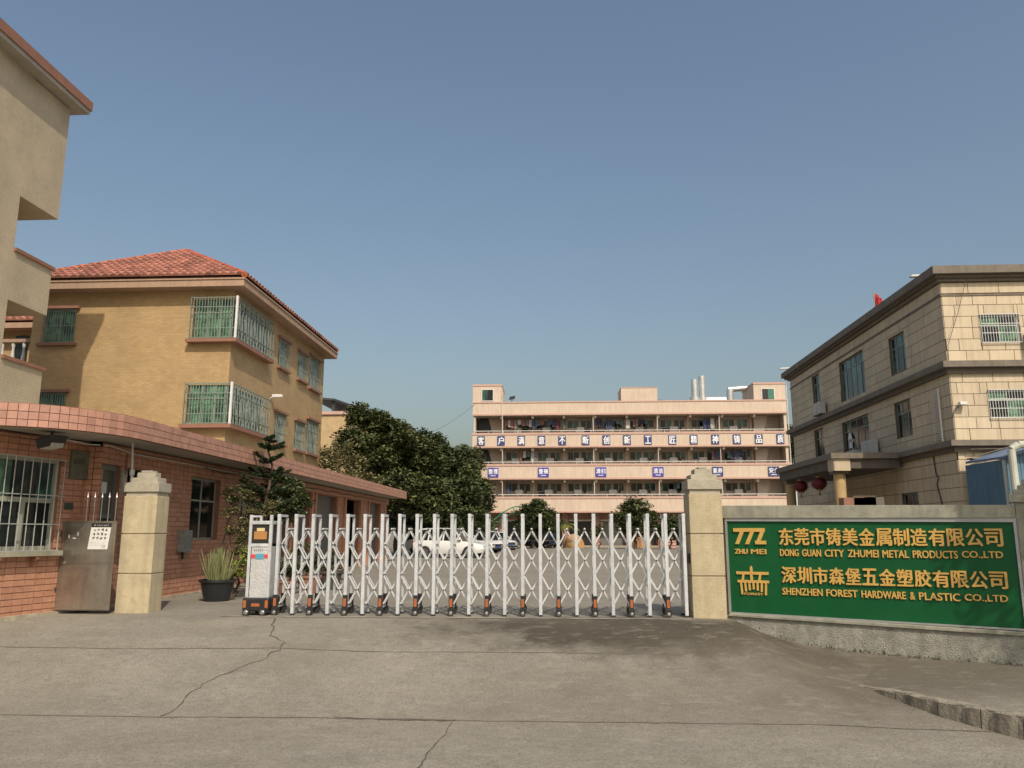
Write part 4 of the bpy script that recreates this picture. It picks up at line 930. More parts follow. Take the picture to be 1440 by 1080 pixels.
# stair ends: solid black blocks standing in for unlit back rooms, with the slanted underside of the stairs
for side in (0, 1):
    for zf, zc in ((11.0, 13.4), (7.75, 10.05), (4.45, 6.78)):
        if side == 0:
            MB().fbox(DF, .55, 2.45-.5, -4.0, -2.06, zf-.5, zc).build('stair_dark_block', M_black, dm)
            b = MB().prism(DF, [(1.5,zc),(s0-.6,zc),(s0-.6,zf-.6),(2.3,zf-.6)], -2.6, -2.03)
        else:
            MB().fbox(DF, s1+.6, DL-.4, -4.0, -2.2, zf-.5, zc).build('stair_dark_block', M_black, dm)
            b = MB().prism(DF, [(s1+.2,zc),(s1+1.6,zc),(s1+.9,zf-.6),(s1+.2,zf-.6)], -2.03, -1.4)
        b.build('stair_flight', M_corr, dm)
b = MB()
for z0, z1 in bands[1:]:
    b = MB(); b.tube(DF.p(.1,-.1,z1+.42), DF.p(DL-.1,-.1,z1+.42), .035, 6)
    for k in range(22): b.tube(DF.p(.2+k*1.51,-.1,z1+.2), DF.p(.2+k*1.51,-.1,z1+.42), .022, 5)
    b.build('handrail', M_white, dm)
b = MB()
b.fbox(DF, .12, .3, -.5, -.16, 3.4, 13.4); b.fbox(DF, DL-.3, DL-.02, -.45, -.16, 3.4, 13.4); b.build('end_column', M_cream, dm)
# ground floor
b = MB(); b.fbox(DF, 1.0, DL, -2.6, -2.4, 0, 3.42)
b.build('ground_wall', M_pinkcol, dm)
for k in range(ns+2):
    a = s0-bw+k*bw
    if a > .2: MB().fbox(DF, a-.28, a+.28, -2.38, -1.5, 0, 3.4).build('ground_column', M_pinkcol, dm)
for k in range(ns):
    a = s0+k*bw
    MB().fbox(DF, a+.45, a+bw-.45, -2.39, -2.33, .02, 2.55).build('ground_doorway', (M_black, M_glass, M_black, M_shutter)[k%4], dm)
    MB().fbox(DF, a+.4, a+bw-.4, -2.39, -2.28, 2.6, 2.75).build('doorway_lintel', M_white, dm)
b = MB().fbox(DF, -1, DL+1, -2.3, .9, 0, .12); b.build('plinth', mat('pale step concrete', (.36,.31,.22), .9), dm)
# roof rooms
def roomwin(a0_, a1_, z0, z1, parent, m1, m2):
    w = MB().fbox(DF, a0_-.08, a1_+.08, .0, .05, z0-.08, z0).fbox(DF, a0_-.08, a1_+.08, .0, .05, z1, z1+.08).fbox(DF, a0_-.08, a0_, .0, .05, z0, z1).fbox(DF, a1_, a1_+.08, .0, .05, z0, z1).build('window', M_white, parent)
    m_ = (a0_+a1_)/2; MB().fbox(DF, a0_, m_, .003, .02, z0, z1).build('pane', m1, w); MB().fbox(DF, m_, a1_, .003, .023, z0, z1).build('pane', m2, w)
for a_, b_, d_, h_ in ((0, dx(706.5), -5, 16.55), (dx(1061), DL, -5, 16.45), (dx(876), dx(927), -4, 16.2)): MB().fbox(DF, a_, b_, d_, -.002, 14.87, h_).build('roof_room', M_cream, dm)
b = MB().fbox(DF, -.05, dx(707), -5.1, .05, 16.55, 16.74).fbox(DF, dx(1060.5), DL+.05, -5.1, .05, 16.45, 16.64).fbox(DF, dx(875.5), dx(927.5), -4.1, .04, 16.2, 16.28); b.build('roof_trim', M_pinkcap, dm)
roomwin(dx(678.5), dx(694), 15.0, 16.15, dm, M_glassg, M_glass); roomwin(dx(1072.5), dx(1089), 14.85, 15.95, dm, M_black, mat('green shutter', (.05,.18,.12), .5))
# wall-mounted boxes below the windows
for fl_, (zf, zc) in enumerate(((11.0, 13.4), (7.75, 10.05), (4.45, 6.78))):
    for k in range(ns):
        a = s0+k*bw+ (1.2, 1.0, 1.35)[(k+fl_)%3]
        MB().fbox(DF, a, a+.80, -2.04, -1.70, zf+.80, zf+1.36).build('air_conditioner', M_white, dm, bevel=.02)
        MB().tube(DF.p(a+1.1,-2.04,zf+1.15), DF.p(a+1.1,-1.95,zf+1.15), .14, 10).build('extractor_outlet', M_dark, dm)
b = MB()
for a in (dx(707.5), dx(836), dx(926), dx(1012)): b.tube(DF.p(a,-.25,.2), DF.p(a,-.25,13.4), .04, 6)
b.tube(DF.p(dx(707.5),.06,11.4), DF.p(dx(707.5),.06,16.3), .035, 6).tube(DF.p(DL+.1,.0,.2), DF.p(DL+.1,.0,16.3), .05, 6)
b.build('downpipe', M_whitepipe, dm)
# slogan plates, one character each
SP = [677.5,705.8,734.4,762.9,792,824.8,853.8,882.5,911.6,945.6,975,1004.5,1034.2,1064.4,1093.7]
ordn = ['leftmost','second','third','fourth','fifth','sixth','seventh','middle','ninth','tenth','eleventh','twelfth','thirteenth','fourteenth','rightmost']
for ch, p, w_ in zip('客户满意不断创新工匠精神铸品质', SP, ordn):
    a = dx(p); s = empty('slogan_plate', DF.p(a, .0, 10.1), f'{w_} navy plate with white character {ch} on the upper balcony band', 'sign', 'navy slogan plates along the upper dormitory balcony')
    MB().fbox(DF, a-.39, a+.39, .052, .09, 10.28, 11.26).build('plate', M_signblue, s)
    puttext(ch, DF, a-.29, a+.29, 10.38, 11.16, .093, M_signwhite, s, 'character', .02, .022)
for (c1, c2), p, w_ in zip(('整理','整顿','清扫','清洁','素养','安全'), (694.8,765.3,845.2,924.3,1005.7,1082), ('leftmost','second','third','fourth','fifth','rightmost')):
    a = dx(p); s = empty('slogan_plate', DF.p(a, .0, 6.9), f'{w_} violet plate with two white characters {c1}{c2} on the middle balcony band', 'sign', 'violet two character plates along the middle dormitory balcony')
    MB().fbox(DF, a-.55, a+.55, .052, .09, 7.02, 7.98).build('plate', M_signviolet if p < 1000 else M_signblue, s)
    puttext(c1, DF, a-.46, a-.04, 7.34, 7.84, .093, M_signwhite, s, 'character', .02, .015); puttext(c2, DF, a+.04, a+.46, 7.34, 7.84, .093, M_signwhite, s, 'character', .02, .015)
    b = MB()
    for q in range(6): b.fbox(DF, a-.26+q*.09, a-.20+q*.09, .091, .1, 7.12, 7.22)
    b.build('small_print', M_signwhite, s)
# laundry
cols = [(.50,.48,.45),(.05,.05,.07),(.16,.04,.05),(.06,.08,.14),(.22,.20,.19),(.26,.12,.1),(.09,.14,.15),(.09,.08,.08)]
cm = [mat('laundry cloth %d' % i, c, .9, var=.15) for i, c in enumerate(cols)]
lanes = [(13.0, dx(709), dx(800)), (9.7, dx(730), dx(760)), (13.0, dx(985), dx(1010)), (13.0, dx(838), dx(925)), (9.7, dx(1000), dx(1063)), (6.4, dx(712), dx(728)), (6.4, dx(946), dx(966))]
lab = ['left half of the top corridor', 'left part of the second corridor', 'right part of the top corridor', 'middle of the top corridor', 'right end of the second corridor', 'left part of the lowest corridor', 'right of the middle on the lowest corridor']
for li, (zt, a0_, a1_) in enumerate(lanes):
    s = empty('laundry_line', DF.p((a0_+a1_)/2, -.9, zt), 'clothes line hung with mixed laundry at the '+lab[li], 'laundry', 'laundry lines in the dormitory corridors')
    MB().tube(DF.p(a0_,-.9,zt+.1), DF.p(a1_,-.9,zt+.1), .02, 5).build('line', M_black, s)
    a = a0_+.1
    while a < a1_-.4:
        w_ = rr.uniform(.22,.42); h_ = rr.uniform(.5,1.15)
        if rr.random() < .78:
            b = MB(); n = 4; vs = []
            for i in range(n+1):
                x = a+w_*i/n; dd = -.9+.04*math.sin(i*2.1+a)
                vs += [DF.p(x, dd, zt+.08-.06*abs(i-2)/2), DF.p(x+.02*(i-2)*.5, dd+.05*math.sin(i*1.9), zt+.08-h_), DF.p(x, dd-.03, zt+.08-.06*abs(i-2)/2), DF.p(x+.02*(i-2)*.5, dd-.03+.05*math.sin(i*1.9), zt+.08-h_)]
            f = []
            for i in range(n): k = 4*i; f += [(k,k+1,k+5,k+4),(k+2,k+6,k+7,k+3),(k,k+4,k+6,k+2),(k+1,k+3,k+7,k+5)]
            f += [(0,2,3,1),(4*n,4*n+1,4*n+3,4*n+2)]
            b.add(vs, f).build('garment', rr.choice(cm), s)
        a += w_+.05
# rooftop pieces
def thing1(name, label, cat, b, m, o, **k): return tag(b.build(name, m, None, origin=o, **k), label, cat)
M_duct = mat('galvanised duct', (.62,.62,.60), .35, .6, var=.15, vscale=2)
for i, (px, top, lab_) in enumerate(((976, 534, 'shorter'), (986.5, 529, 'taller'))):
    p = at(px, top, 85); thing1('exhaust_stack', f'{lab_} shiny steel exhaust stack on the dormitory roof', 'chimney', MB().tube((p.x,85,14.7),(p.x,85,p.z), .34, 14).tube((p.x,85,14.7),(p.x,85,15.6), .55, 14), M_duct, (p.x,85,14.7), smooth=True)
p = at(1003, 560, 85); q = at(1050, 549, 85)
thing1('roof_duct', 'silver ventilation duct with elbows beside the exhaust stacks', 'duct', MB().tube((p.x-1.2,85,15.3),(p.x+1.3,85,15.3), .42, 12).tube((p.x+1.8,85,14.8),(p.x+1.8,85,16.4), .38, 12).tube((p.x+1.6,85,16.45),(q.x,85,16.6), .30, 12), M_duct, (p.x,85,14.8), smooth=True)
p = at(937, 562, 84); thing1('roof_tarp', 'dark crumpled sheet lying on the dormitory roof', 'sheet', MB().hexa([(p.x-1.5,84,14.75),(p.x+1.6,84,14.75),(p.x+1.6,85.2,14.8),(p.x-1.5,85.2,14.8),(p.x-1.4,84.1,15.35),(p.x+1.4,84,15.05),(p.x+1.4,85.1,15.2),(p.x-1.5,85.2,15.3)]), M_black, (p.x,84,14.8))
p = at(720, 565, 82.5); thing1('roof_lamp', 'small dark flood lamp on the parapet beside the left roof room', 'lamp', MB().tube((p.x,82.3,14.8),(p.x,82.3,15.2), .04).hexa([(p.x-.3,82,15.1),(p.x+.3,82,15.2),(p.x+.3,82.3,15.2),(p.x-.3,82.3,15.1),(p.x-.2,82,15.4),(p.x+.35,82,15.5),(p.x+.35,82.3,15.5),(p.x-.2,82.3,15.4)]), M_black, (p.x,82.3,14.8))
p0 = Vector((-8.6, 82, 14.6)); p1 = Vector((-14.5, 78, 10.5)); cb = MB(); pr = p0
for i in range(1, 13): t_ = i/12; v_ = p0.lerp(p1, t_)-Vector((0,0,.5*math.sin(math.pi*t_))); cb.tube(pr, v_, .02, 4); pr = v_
thing1('overhead_cable', 'thin cable running down from the left corner of the dormitory', 'cable', cb, M_black, p0)
# green stair canopy frame by the dormitory
gc = empty('green_rail_frame', (-6.4, 77, 0), 'green tubular stair rail rising in front of the dormitory', 'railing')
g_ = MB(); P = [at(686,745,77), at(695,731,77), at(708,720,77), at(722,713,77), at(731,712,77)]
g_.path(P, .055, 6).path([p+Vector((0,0,-.55)) for p in P[1:]], .045, 6)
for p in P[1:]: g_.tube(p, p+Vector((0,0,-.55)), .04, 6)
g_.tube((P[0].x,77,0), (P[0].x,77,P[0].z), .06, 6).tube((P[1].x,77,0), (P[1].x,77,P[1].z), .06, 6); g_.build('rail', M_greenp, gc)

# ================================================================ pale house behind the trees, far sheds
ph = empty('pale_house', (-16, 60, 0), 'pale ochre house with dark roof pergola half hidden by the trees', 'house')
x0, x1 = at(440,600,60).x, at(487,600,60).x; zt = at(480,583,60).z
MB().box(x0, x1, 60, 70, 0, zt).build('wall', mat('pale ochre render', (.50,.36,.19), .85, streak=.15), ph)
MB().box(x0-.1, x1+.15, 59.85, 70.1, zt, zt+.25).build('parapet_cap', M_pinkcap, ph)
b = MB(); b.hexa([(x0-.2,59.9,zt+1.25),(x1-1.0,59.9,zt+1.1),(x1+.3,68,zt+1.2),(x0-.2,68,zt+1.3),(x0-.2,59.9,zt+1.4),(x1-1.0,59.9,zt+1.25),(x1+.3,68,zt+1.35),(x0-.2,68,zt+1.45)])
for x in (x0+.3, x0+1.5, x1-1.2): b.box(x-.05, x+.05, 60.2, 60.3, zt+.2, zt+1.2).box(x-.05, x+.05, 66.2, 66.3, zt+.2, zt+1.2)
b.build('roof_pergola', mat('dark roof sheet', (.05,.055,.06), .5), ph)
fs = empty('far_shed', at(632,690,100), 'white gabled building seen between the distant tree crowns', 'building')
x0, x1 = at(620,650,100).x, at(650,650,100).x; z1 = at(630,652,100).z; z2 = at(632,640,100).z
MB().prism(Fr((0,100),(1,0),(0,-1)), [(x0,0),(x1,0),(x1,z1),((x0+x1)/2,z2),(x0,z1)], -6, 0).build('wall', M_white, fs)
p = at(632,652,100); MB().box(p.x-.3, p.x+.4, 99.95, 99.99, p.z-.7, p.z).build('window', M_glassg, fs)
bs = empty('far_blue_shed', at(1130,660,100), 'pale sheet metal shed in the gap left of the tan office building', 'shed')
x0, x1 = at(1108,650,98).x, at(1150,650,98).x
MB().box(x0, x1, 98, 104, 0, at(1120,641,98).z).build('wall', mat('pale ribbed sheet', (.50,.54,.52), .6), bs); MB().box(x0-.3, x1+.3, 97.7, 104, at(1120,641,98).z, at(1120,638,98).z).build('roof', mat('light blue roof sheet', (.20,.32,.45), .6), bs)

# ================================================================ tan office building on the right
RX, RY0, RY1 = 14.62, 30.0, 50.0
tb = empty('office_building', (20, 40, 0), 'three storey tan panelled office building with dark cornice on the right', 'building')
RF = Fr((RX, RY0), (1, 0), (0, -1)); RS = Fr((RX, RY1), (0, -1), (-1, 0)); SLn = RY1-RY0
fwin = [(1.30, 2.72, 8.36, 9.44), (1.30, 2.72, 5.52, 6.56)]
def sy(Y): return RY1-Y
swin = [(sy(45.75), sy(44.5), 8.25, 10.15), (sy(41.3), sy(38.0), 7.95, 10.0), (sy(35.05), sy(33.45), 8.15, 9.75),
        (sy(46.0), sy(44.4), 5.55, 7.08), (sy(41.5), sy(38.0), 5.3, 6.9), (sy(35.05), sy(33.45), 5.33, 6.87), (sy(35.1), sy(33.5), 2.3, 3.0), (sy(42.4), sy(40.0), .9, 2.2)]
b = MB().wall(RF, 0.2, 9.5, 0, 10.75, fwin, -.3, -.012); b.wall(RS, 0, SLn, 0, 10.75, swin, -.3, -.012)
b.box(RX+.3, RX+9.5, RY1-.3, RY1, 0, 10.75).box(RX+9.2, RX+9.5, RY0+.3, RY1-.3, 0, 10.75).box(RX+.012, RX+.21, RY0+.013, RY0+.3, 0, 10.75); b.build('wall', M_cladj, tb)
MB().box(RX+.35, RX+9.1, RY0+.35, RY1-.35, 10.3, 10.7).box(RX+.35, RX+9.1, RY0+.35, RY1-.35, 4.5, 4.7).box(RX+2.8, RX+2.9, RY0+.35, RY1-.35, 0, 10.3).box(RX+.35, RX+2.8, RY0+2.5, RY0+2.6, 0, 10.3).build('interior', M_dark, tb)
upan = unitmesh('cladding_panel', M_clad)
rp_ = random.Random(11)
def clad(fr, L, rows, holes, wmin, wmax, near, batch, cnt):
    for z0, z1 in rows:
        a = -rp_.uniform(0, wmin*.8)
        while a < L:
            w_ = rp_.uniform(wmin, wmax); r0_, r1_ = max(a, 0), min(a+w_, L); a += w_
            if r1_-r0_ < .08: continue
            segs = [(r0_, r1_, z0, z1)]
            for h in holes:
                out = []
                for s_ in segs:
                    if s_[0] < h[1] and s_[1] > h[0] and s_[2] < h[3] and s_[3] > h[2]:
                        if s_[0] < h[0]-.03: out.append((s_[0], h[0], s_[2], s_[3]))
                        if s_[1] > h[1]+.03: out.append((h[1], s_[1], s_[2], s_[3]))
                        m0, m1 = max(s_[0], h[0]), min(s_[1], h[1])
                        if s_[2] < h[2]-.03: out.append((m0, m1, s_[2], h[2]))
                        if s_[3] > h[3]+.03: out.append((m0, m1, h[3], s_[3]))
                    else: out.append(s_)
                segs = out
            for s_ in segs:
                a0_, a1_, za, zb_ = s_[0]+.011, s_[1]-.011, s_[2]+.011, s_[3]-.011
                if a1_-a0_ < .05 or zb_-za < .05: continue
                pr_ = rp_.uniform(0, .005)
                if near(fr.p((a0_+a1_)/2, 0, za)) and cnt[0] < 298:
                    c_ = fr.p((a0_+a1_)/2, -.002+pr_, (za+zb_)/2); piece('cladding_panel', upan, tb, c_, (a1_-a0_, .03, zb_-za), (0,0,math.atan2(fr.u.y, fr.u.x))); cnt[0] += 1
                else: batch.fbox(fr, a0_, a1_, -.013, .012+pr_, za, zb_)
rowsA = [(z, z+.442) for z in np.arange(7.62, 10.2, .4425)][:6]
rowsA = [(7.64+.44*i, 7.64+.44*(i+1)) for i in range(6)]; rowsB = [(4.70+.433*i, 4.70+.433*(i+1)) for i in range(6)]; rowsC = [(.5*i, .5*(i+1)) for i in range(9)]
bt = MB(); cnt = [0]
clad(RF, 9.5, rowsA+rowsB+[(10.30,10.72)], fwin, .55, 1.15, lambda p: p.x < 18.2, bt, cnt)
clad(RF, 9.5, rowsC, [], .9, 1.3, lambda p: False, bt, cnt)
clad(RS, SLn, rowsA+rowsB+[(10.30,10.72)], swin, 1.0, 1.5, lambda p: p.y < 45, bt, cnt)
clad(RS, SLn, rowsC, swin, 1.1, 1.6, lambda p: p.z > 1.5 and p.y < 40, bt, cnt)
bt.build('cladding_panels', M_cladb, tb, kind='stuff')
b = MB()
def ring(z0, z1, o): b.box(RX-o, RX+9.5+o, RY0-o, RY0+.02, z0, z1); b.box(RX-o, RX+.02, RY0+.02, RY1+o, z0, z1)
ring(10.20, 10.26, .05); ring(10.75, 10.86, .14)
b.build('string_course', M_band, tb)
for zz_ in ((7.40, 7.63), (4.48, 4.69)): b = MB(); ring(*zz_, .34); b.build('stone_band', M_band, tb)
for zz_ in ((7.20, 7.40), (4.28, 4.48)): b = MB(); ring(*zz_, .16); b.build('band_shade_course', mat('shade coloured moulding', (.12,.095,.07), .8), tb)  # dark course puts the shadow under each ledge into the colour
b = MB(); ring(10.86, 10.98, .28); b.build('cornice_moulding', mat('shade coloured moulding', (.12,.095,.07), .8), tb)  # same shade colour put under the cornice
b = MB(); ring(10.98, 11.28, .42); b.box(RX+.02, RX+9.5, RY0+.02, RY1, 10.98, 11.1); b.build('cornice', M_band, tb)
M_gr = mat('white window bars', (.6,.6,.58), .5, .1)
for h in fwin: window(RF, tb, *h, cols=2, transom=h[2]+.68, mframe=M_white, mpane=[M_glass, M_curtain, M_glass], recess=.08, grille=(14, 3), mgr=M_gr, gd=.1, split=True)
for i, h in enumerate(swin): window(RS, tb, *h, cols=(2,5,3,2,4,3,2,3)[i], transom=h[3]-.5 if h[3]-h[2] > 1.2 else None, mframe=mat('grey green aluminium', (.22,.26,.23), .5, .3), mpane=[M_glassg, M_glass, M_glassg] if i < 3 else [M_glass, M_glassg, M_glass], recess=.1, split=True, fw=.06)
# a small house-shaped white mark on the middle window
b = MB(); hc = sy(40.9); z = 5.5
b.prism(RS, [(hc,z),(hc+.05,z),(hc+.05,z+.5),(hc,z+.5)], -.05, -.04).prism(RS, [(hc+.45,z),(hc+.5,z),(hc+.5,z+.5),(hc+.45,z+.5)], -.05, -.04).prism(RS, [(hc-.05,z+.5),(hc+.55,z+.5),(hc+.25,z+.85)], -.05, -.04).prism(RS, [(hc+.12,z+.05),(hc+.38,z+.05),(hc+.38,z+.35),(hc+.12,z+.35)], -.05, -.04)
b.build('window_mark', M_signwhite, tb)
# air conditioners on the shaded side
def acunit(Y, z, w_, label, big=True):
    r = empty('air_conditioner', (RX-.3, Y, z), label, 'air conditioner'); fr = RS; a = sy(Y)
    MB().fbox(fr, a-w_/2, a+w_/2, .12, .48, z, z+w_*.68).build('casing', M_ac, r, bevel=.02)
    q = MB(); c_ = fr.p(a, .485, z+w_*.34); q.tube(c_, c_+fr.n*.02, w_*.27, 18); q.build('fan_guard', M_alu, r)
    MB().fbox(fr, a-w_/2, a-w_/2+.04, .0, .5, z-.05, z-.005).fbox(fr, a+w_/2-.04, a+w_/2, .0, .5, z-.05, z-.005).build('bracket', M_black, r)
acunit(43.9, 7.72, .95, 'boxy air conditioner under the far upper window of the office building')
acunit(37.4, 4.75, 1.15, 'largest air conditioner on a bracket above the porch of the office building')
acunit(39.4, 4.75, .8, 'smaller air conditioner left of the largest one above the porch')
af = empty('air_conditioner', (RX+3.2, RY0-.2, 8.2), 'air conditioner beside the upper barred window at the right edge', 'air conditioner')
MB().fbox(RF, 2.82, 3.7, .1, .45, 8.05, 8.75).build('casing', M_ac, af, bevel=.02)
# porch
po_ = empty('porch', (13.2, 38, 0), 'dark flat porch roof on columns at the office building entrance', 'porch')
MB().box(11.7, RX-.18, 34.5, 43.0, 4.05, 4.46).build('roof_slab', mat('dark porch fascia', (.12,.10,.08), .8, var=.2, streak=.2), po_)
MB().box(11.55, RX-.18, 34.35, 43.15, 4.46, 4.70).build('roof_edge', M_band, po_)
MB().box(11.68, 12.35, 34.46, 34.498, 3.95, 4.455).box(11.66,11.698,34.46,35.2,3.95,4.455).build('capital_panel', M_clad, po_)
for y in (35.0, 42.3):
    c_ = MB().tube((12.05, y, 0), (12.05, y, 3.85), .24, 20); c_.build('column', mat('ochre column paint', (.52,.36,.17), .7, streak=.1), po_, smooth=True)
    MB().box(11.75, 12.35, y-.3, y+.3, 3.85, 4.05).build('capital', M_band, po_)
for i, (px, py, Y, lb) in enumerate(((1126, 684, 40.0, 'left'), (1152, 680, 37.2, 'right'))):
    p = at(px, py, Y); r = empty('lantern', p, f'{lb} round red lantern hanging under the porch roof', 'lantern', 'red lanterns under the porch roof')
    q = MB().ball(p, .33, .33, .27, 16, 8); q.build('shade', M_redl, r, smooth=True)
    q = MB()
    for k in range(14):
        t0 = math.pi*2*k/14; pv = None
        for j in range(7):
            ph_ = math.pi*(.08+.84*j/6); v_ = p+Vector((.365*math.sin(ph_)*math.cos(t0), .365*math.sin(ph_)*math.sin(t0), .295*math.cos(ph_)))
            if pv is not None: q.tube(pv, v_, .006, 4)
            pv = v_
    q.build('rib', mat('dark red rib', (.12,.01,.01), .6), r)
    MB().tube(p+Vector((0,0,.26)), p+Vector((0,0,.33)), .14, 12).tube(p-Vector((0,0,.33)), p-Vector((0,0,.26)), .12, 12).build('cap_ring', mat('dull gold ring', (.3,.2,.05), .5), r)
    MB().tube(p+Vector((0,0,.3)), (p.x, p.y, 4.05), .012, 5).build('cord', M_black, r)
    MB().tube(p-Vector((0,0,.55)), p-Vector((0,0,.33)), .05, 8, .02).build('tassel', mat('tassel', (.25,.12,.05), .9), r)
# things stacked by the porch
for i, (px, w_, h_, lb, m_) in enumerate(((1118,.7,.55,'dark low crate at the far end under the porch', M_dark), (1199,.9,.5,'brown carton just right of the porch column', M_brown), (1213,.9,.62,'taller brown carton between its neighbours near the porch', M_cladj), (1226,.8,.55,'grey carton nearest the barred ground window of the office', M_band))):
    p = at(px, 712, 33.5 if i else 40); b = MB().box(p.x-w_/2, p.x+w_/2, p.y-.3, p.y+.3, 0, 2.72 if not i else 2.35+h_*.3); 
    r = empty('stacked_box', (p.x, p.y, 0), lb, 'box', 'boxes stacked by the office porch'); z = 0; k = 0
    top = (2.55, 2.78, 2.85, 2.80)[i]
    while z < top-.05:
        hh = min(.7, top-z); MB().box(p.x-w_/2+.01*(k%2), p.x+w_/2-.01*(k%3), p.y-.3, p.y+.3, z, z+hh-.01).build('carton', m_, r, bevel=.01); z += hh; k += 1
# shed
bs = empty('blue_shed', (16, 28, 0), 'blue corrugated lean-to shed against the front of the office building', 'shed')
sx0 = RX+.06; zl = at(1390, 645, 27.2).z; zr = at(1440, 637, 27.2).z; sx1 = at(1440, 690, 27.2).x; sl = (zr-zl)/(sx1-sx0)
b = MB(); x = sx0; k = 0
while x < sx1+3:
    x2 = x+.055; z_ = zl+sl*(x-sx0); d_ = .0 if k % 2 else .014
    b.hexa([(x,27.2-d_,0),(x2,27.2-d_,0),(x2,27.25,0),(x,27.25,0),(x,27.2-d_,z_),(x2,27.2-d_,z_+sl*.055),(x2,27.25,z_+sl*.055),(x,27.25,z_)]); x = x2; k += 1
y_ = 27.26
while y_ < 29.6:
    b.box(sx0-(.014 if k % 2 else 0), sx0+.05, y_, y_+.055, 0, zl-.03); y_ += .055; k += 1
b.box(sx0+.01, sx0+.05, 29.6, 29.6+.02, 0, zl-.03); b.build('corrugated_wall', M_blue, bs)
x1_ = sx1+3; z1_ = zl+sl*(x1_-sx0)
b = MB().hexa([(sx0-.05,26.95,zl-.02),(x1_,26.95,z1_-.02),(x1_,29.5,z1_+.02),(sx0-.05,29.5,zl+.02),(sx0-.05,26.95,zl+.06),(x1_,26.95,z1_+.06),(x1_,29.5,z1_+.10),(sx0-.05,29.5,zl+.10)]); b.build('roof', mat('blue roof edge', (.12,.18,.28), .6), bs)
p = at(1392, 700, 27.1); MB().tube((sx0-.02,27.1,0),(sx0-.02,27.1,zl-.05), .06, 10).build('post', mat('grey green post', (.36,.40,.35), .6), bs)
p = at(1420, 660, 26.8); q_ = at(1433, 612+20, 26.8)
gp = empty('drain_pipe', (p.x, 26.8, 0), 'thick pale pipe with an elbow rising beside the blue shed', 'pipe')
MB().path([(p.x+.12,26.8,0),(p.x+.12,26.8,q_.z),(p.x+.35,26.8,q_.z+.16),(p.x+2.5,26.8,q_.z+.2)], .12, 12).build('tube', mat('dirty white pipe', (.50,.50,.42), .6, streak=.2), gp)
lo = MB(); lo.tube((RX+.35,29.75,4.35),(RX+2.2,29.75,4.38),.015,5).tube((RX+.5,29.7,4.1),(RX+1.8,29.7,4.45),.02,5).box(RX+.1,RX+1.4,29.2,29.6,3.95,4.0)
thing1('loose_boards', 'loose boards and strips lying on the shed roof below the stone band', 'boards', lo, M_band, (RX+1,29.6,4))
# roof lights, flag, camera, cable ladder
for px, py, Y, lb in ((1292, 388, 31.4, 'street lamp head reaching over the near part of the office roof edge'), (1104, 518, 50.2, 'street lamp head poking past the far corner of the office roof')):
    p = at(px, py, Y); r = empty('roof_lamp', (p.x, Y, p.z), lb, 'lamp')
    MB().tube((RX+.1,Y,11.1),(RX+.1,Y,p.z-.05), .03).tube((RX+.1,Y,p.z-.05),(p.x,Y,p.z), .025).build('arm', M_alu, r)
    MB().hexa([(p.x-.35,Y-.12,p.z-.05),(p.x+.3,Y-.12,p.z-.03),(p.x+.3,Y+.12,p.z-.03),(p.x-.35,Y+.12,p.z-.05),(p.x-.3,Y-.08,p.z+.03),(p.x+.3,Y-.08,p.z+.05),(p.x+.3,Y+.08,p.z+.05),(p.x-.3,Y+.08,p.z+.03)]).build('head', M_ac, r)
p = at(1228, 410, 40); fg = empty('flag', (p.x, 40, 11.2), 'red flag on a pole behind the roof edge of the office building', 'flag')
MB().tube((p.x,40,10.9),(p.x,40,p.z), .03).build('pole', M_alu, fg)
vs = []; n = 6
for i in range(n+1):
    for j in range(5): vs.append((p.x+.04+i*.11*(.5+.12*j), 40+.07*math.sin(i*1.6+j*.5), p.z-.05-j*.24-i*.05*(1+.1*j)))
fl2 = MB().add(vs, [(i*5+j, i*5+j+1, (i+1)*5+j+1, (i+1)*5+j) for i in range(n) for j in range(4)]); fo = fl2.build('cloth', M_red, fg, smooth=True); sm = fo.modifiers.new('thick', 'SOLIDIFY'); sm.thickness = .01
c2 = empty('security_camera', (RX+.9, RY0-.2, 6.55), 'small white camera with hanging wire on the sunlit front of the office building', 'camera')
p = at(1352, 568, RY0-.15); MB().box(p.x-.12, p.x+.14, RY0-.32, RY0-.1, p.z-.05, p.z+.06).build('housing', M_white, c2, bevel=.015); MB().tube((p.x,RY0-.12,p.z),(p.x,RY0+.02,p.z-.06), .02).path([(p.x-.05,RY0-.03,p.z-.05),(p.x-.25,RY0-.03,p.z-.3),(p.x-.3,RY0-.03,p.z-.5)], .012, 5).build('bracket', M_black, c2)
cl = empty('cable_ladder', (RX-.1, 30.9, 4.8), 'white pole with short rungs up the shaded wall near the office corner', 'ladder')
b = MB(); b.tube((RX-.12,30.75,4.75),(RX-.12,30.75,6.75), .035, 8); b.build('pole', M_white, cl)
for k in range(22): MB().box(RX-.12, RX-.10, 30.82, 31.5, 4.86+k*.085, 4.875+k*.085).box(RX-.10, RX-.02, 31.1, 31.13, 4.862+k*.085, 4.873+k*.085).build('rung', M_white, cl)
thing1('wall_cable', 'dark cable dangling down the shaded wall above the sign wall', 'cable', MB().path([(RX-.05,31.8,4.3),(RX-.05,31.7,3.6),(RX-.08,31.5,3.4),(RX-.06,31.7,3.2),(RX-.05,31.5,2.6),(RX-.05,31.3,1.9),(RX-.05,30.6,1.4)], .022, 5), M_black, (RX,31.5,3))
thing1('hanging_wire', 'thin wire slanting across the upper front of the office building', 'wire', MB().path([(at(1358,395,29.8)[:]), (at(1347,440,29.8)[:]), (at(1333,485,29.8)[:]), (at(1334,510,29.8)[:])], .012, 4), M_black, (RX,29.8,8))

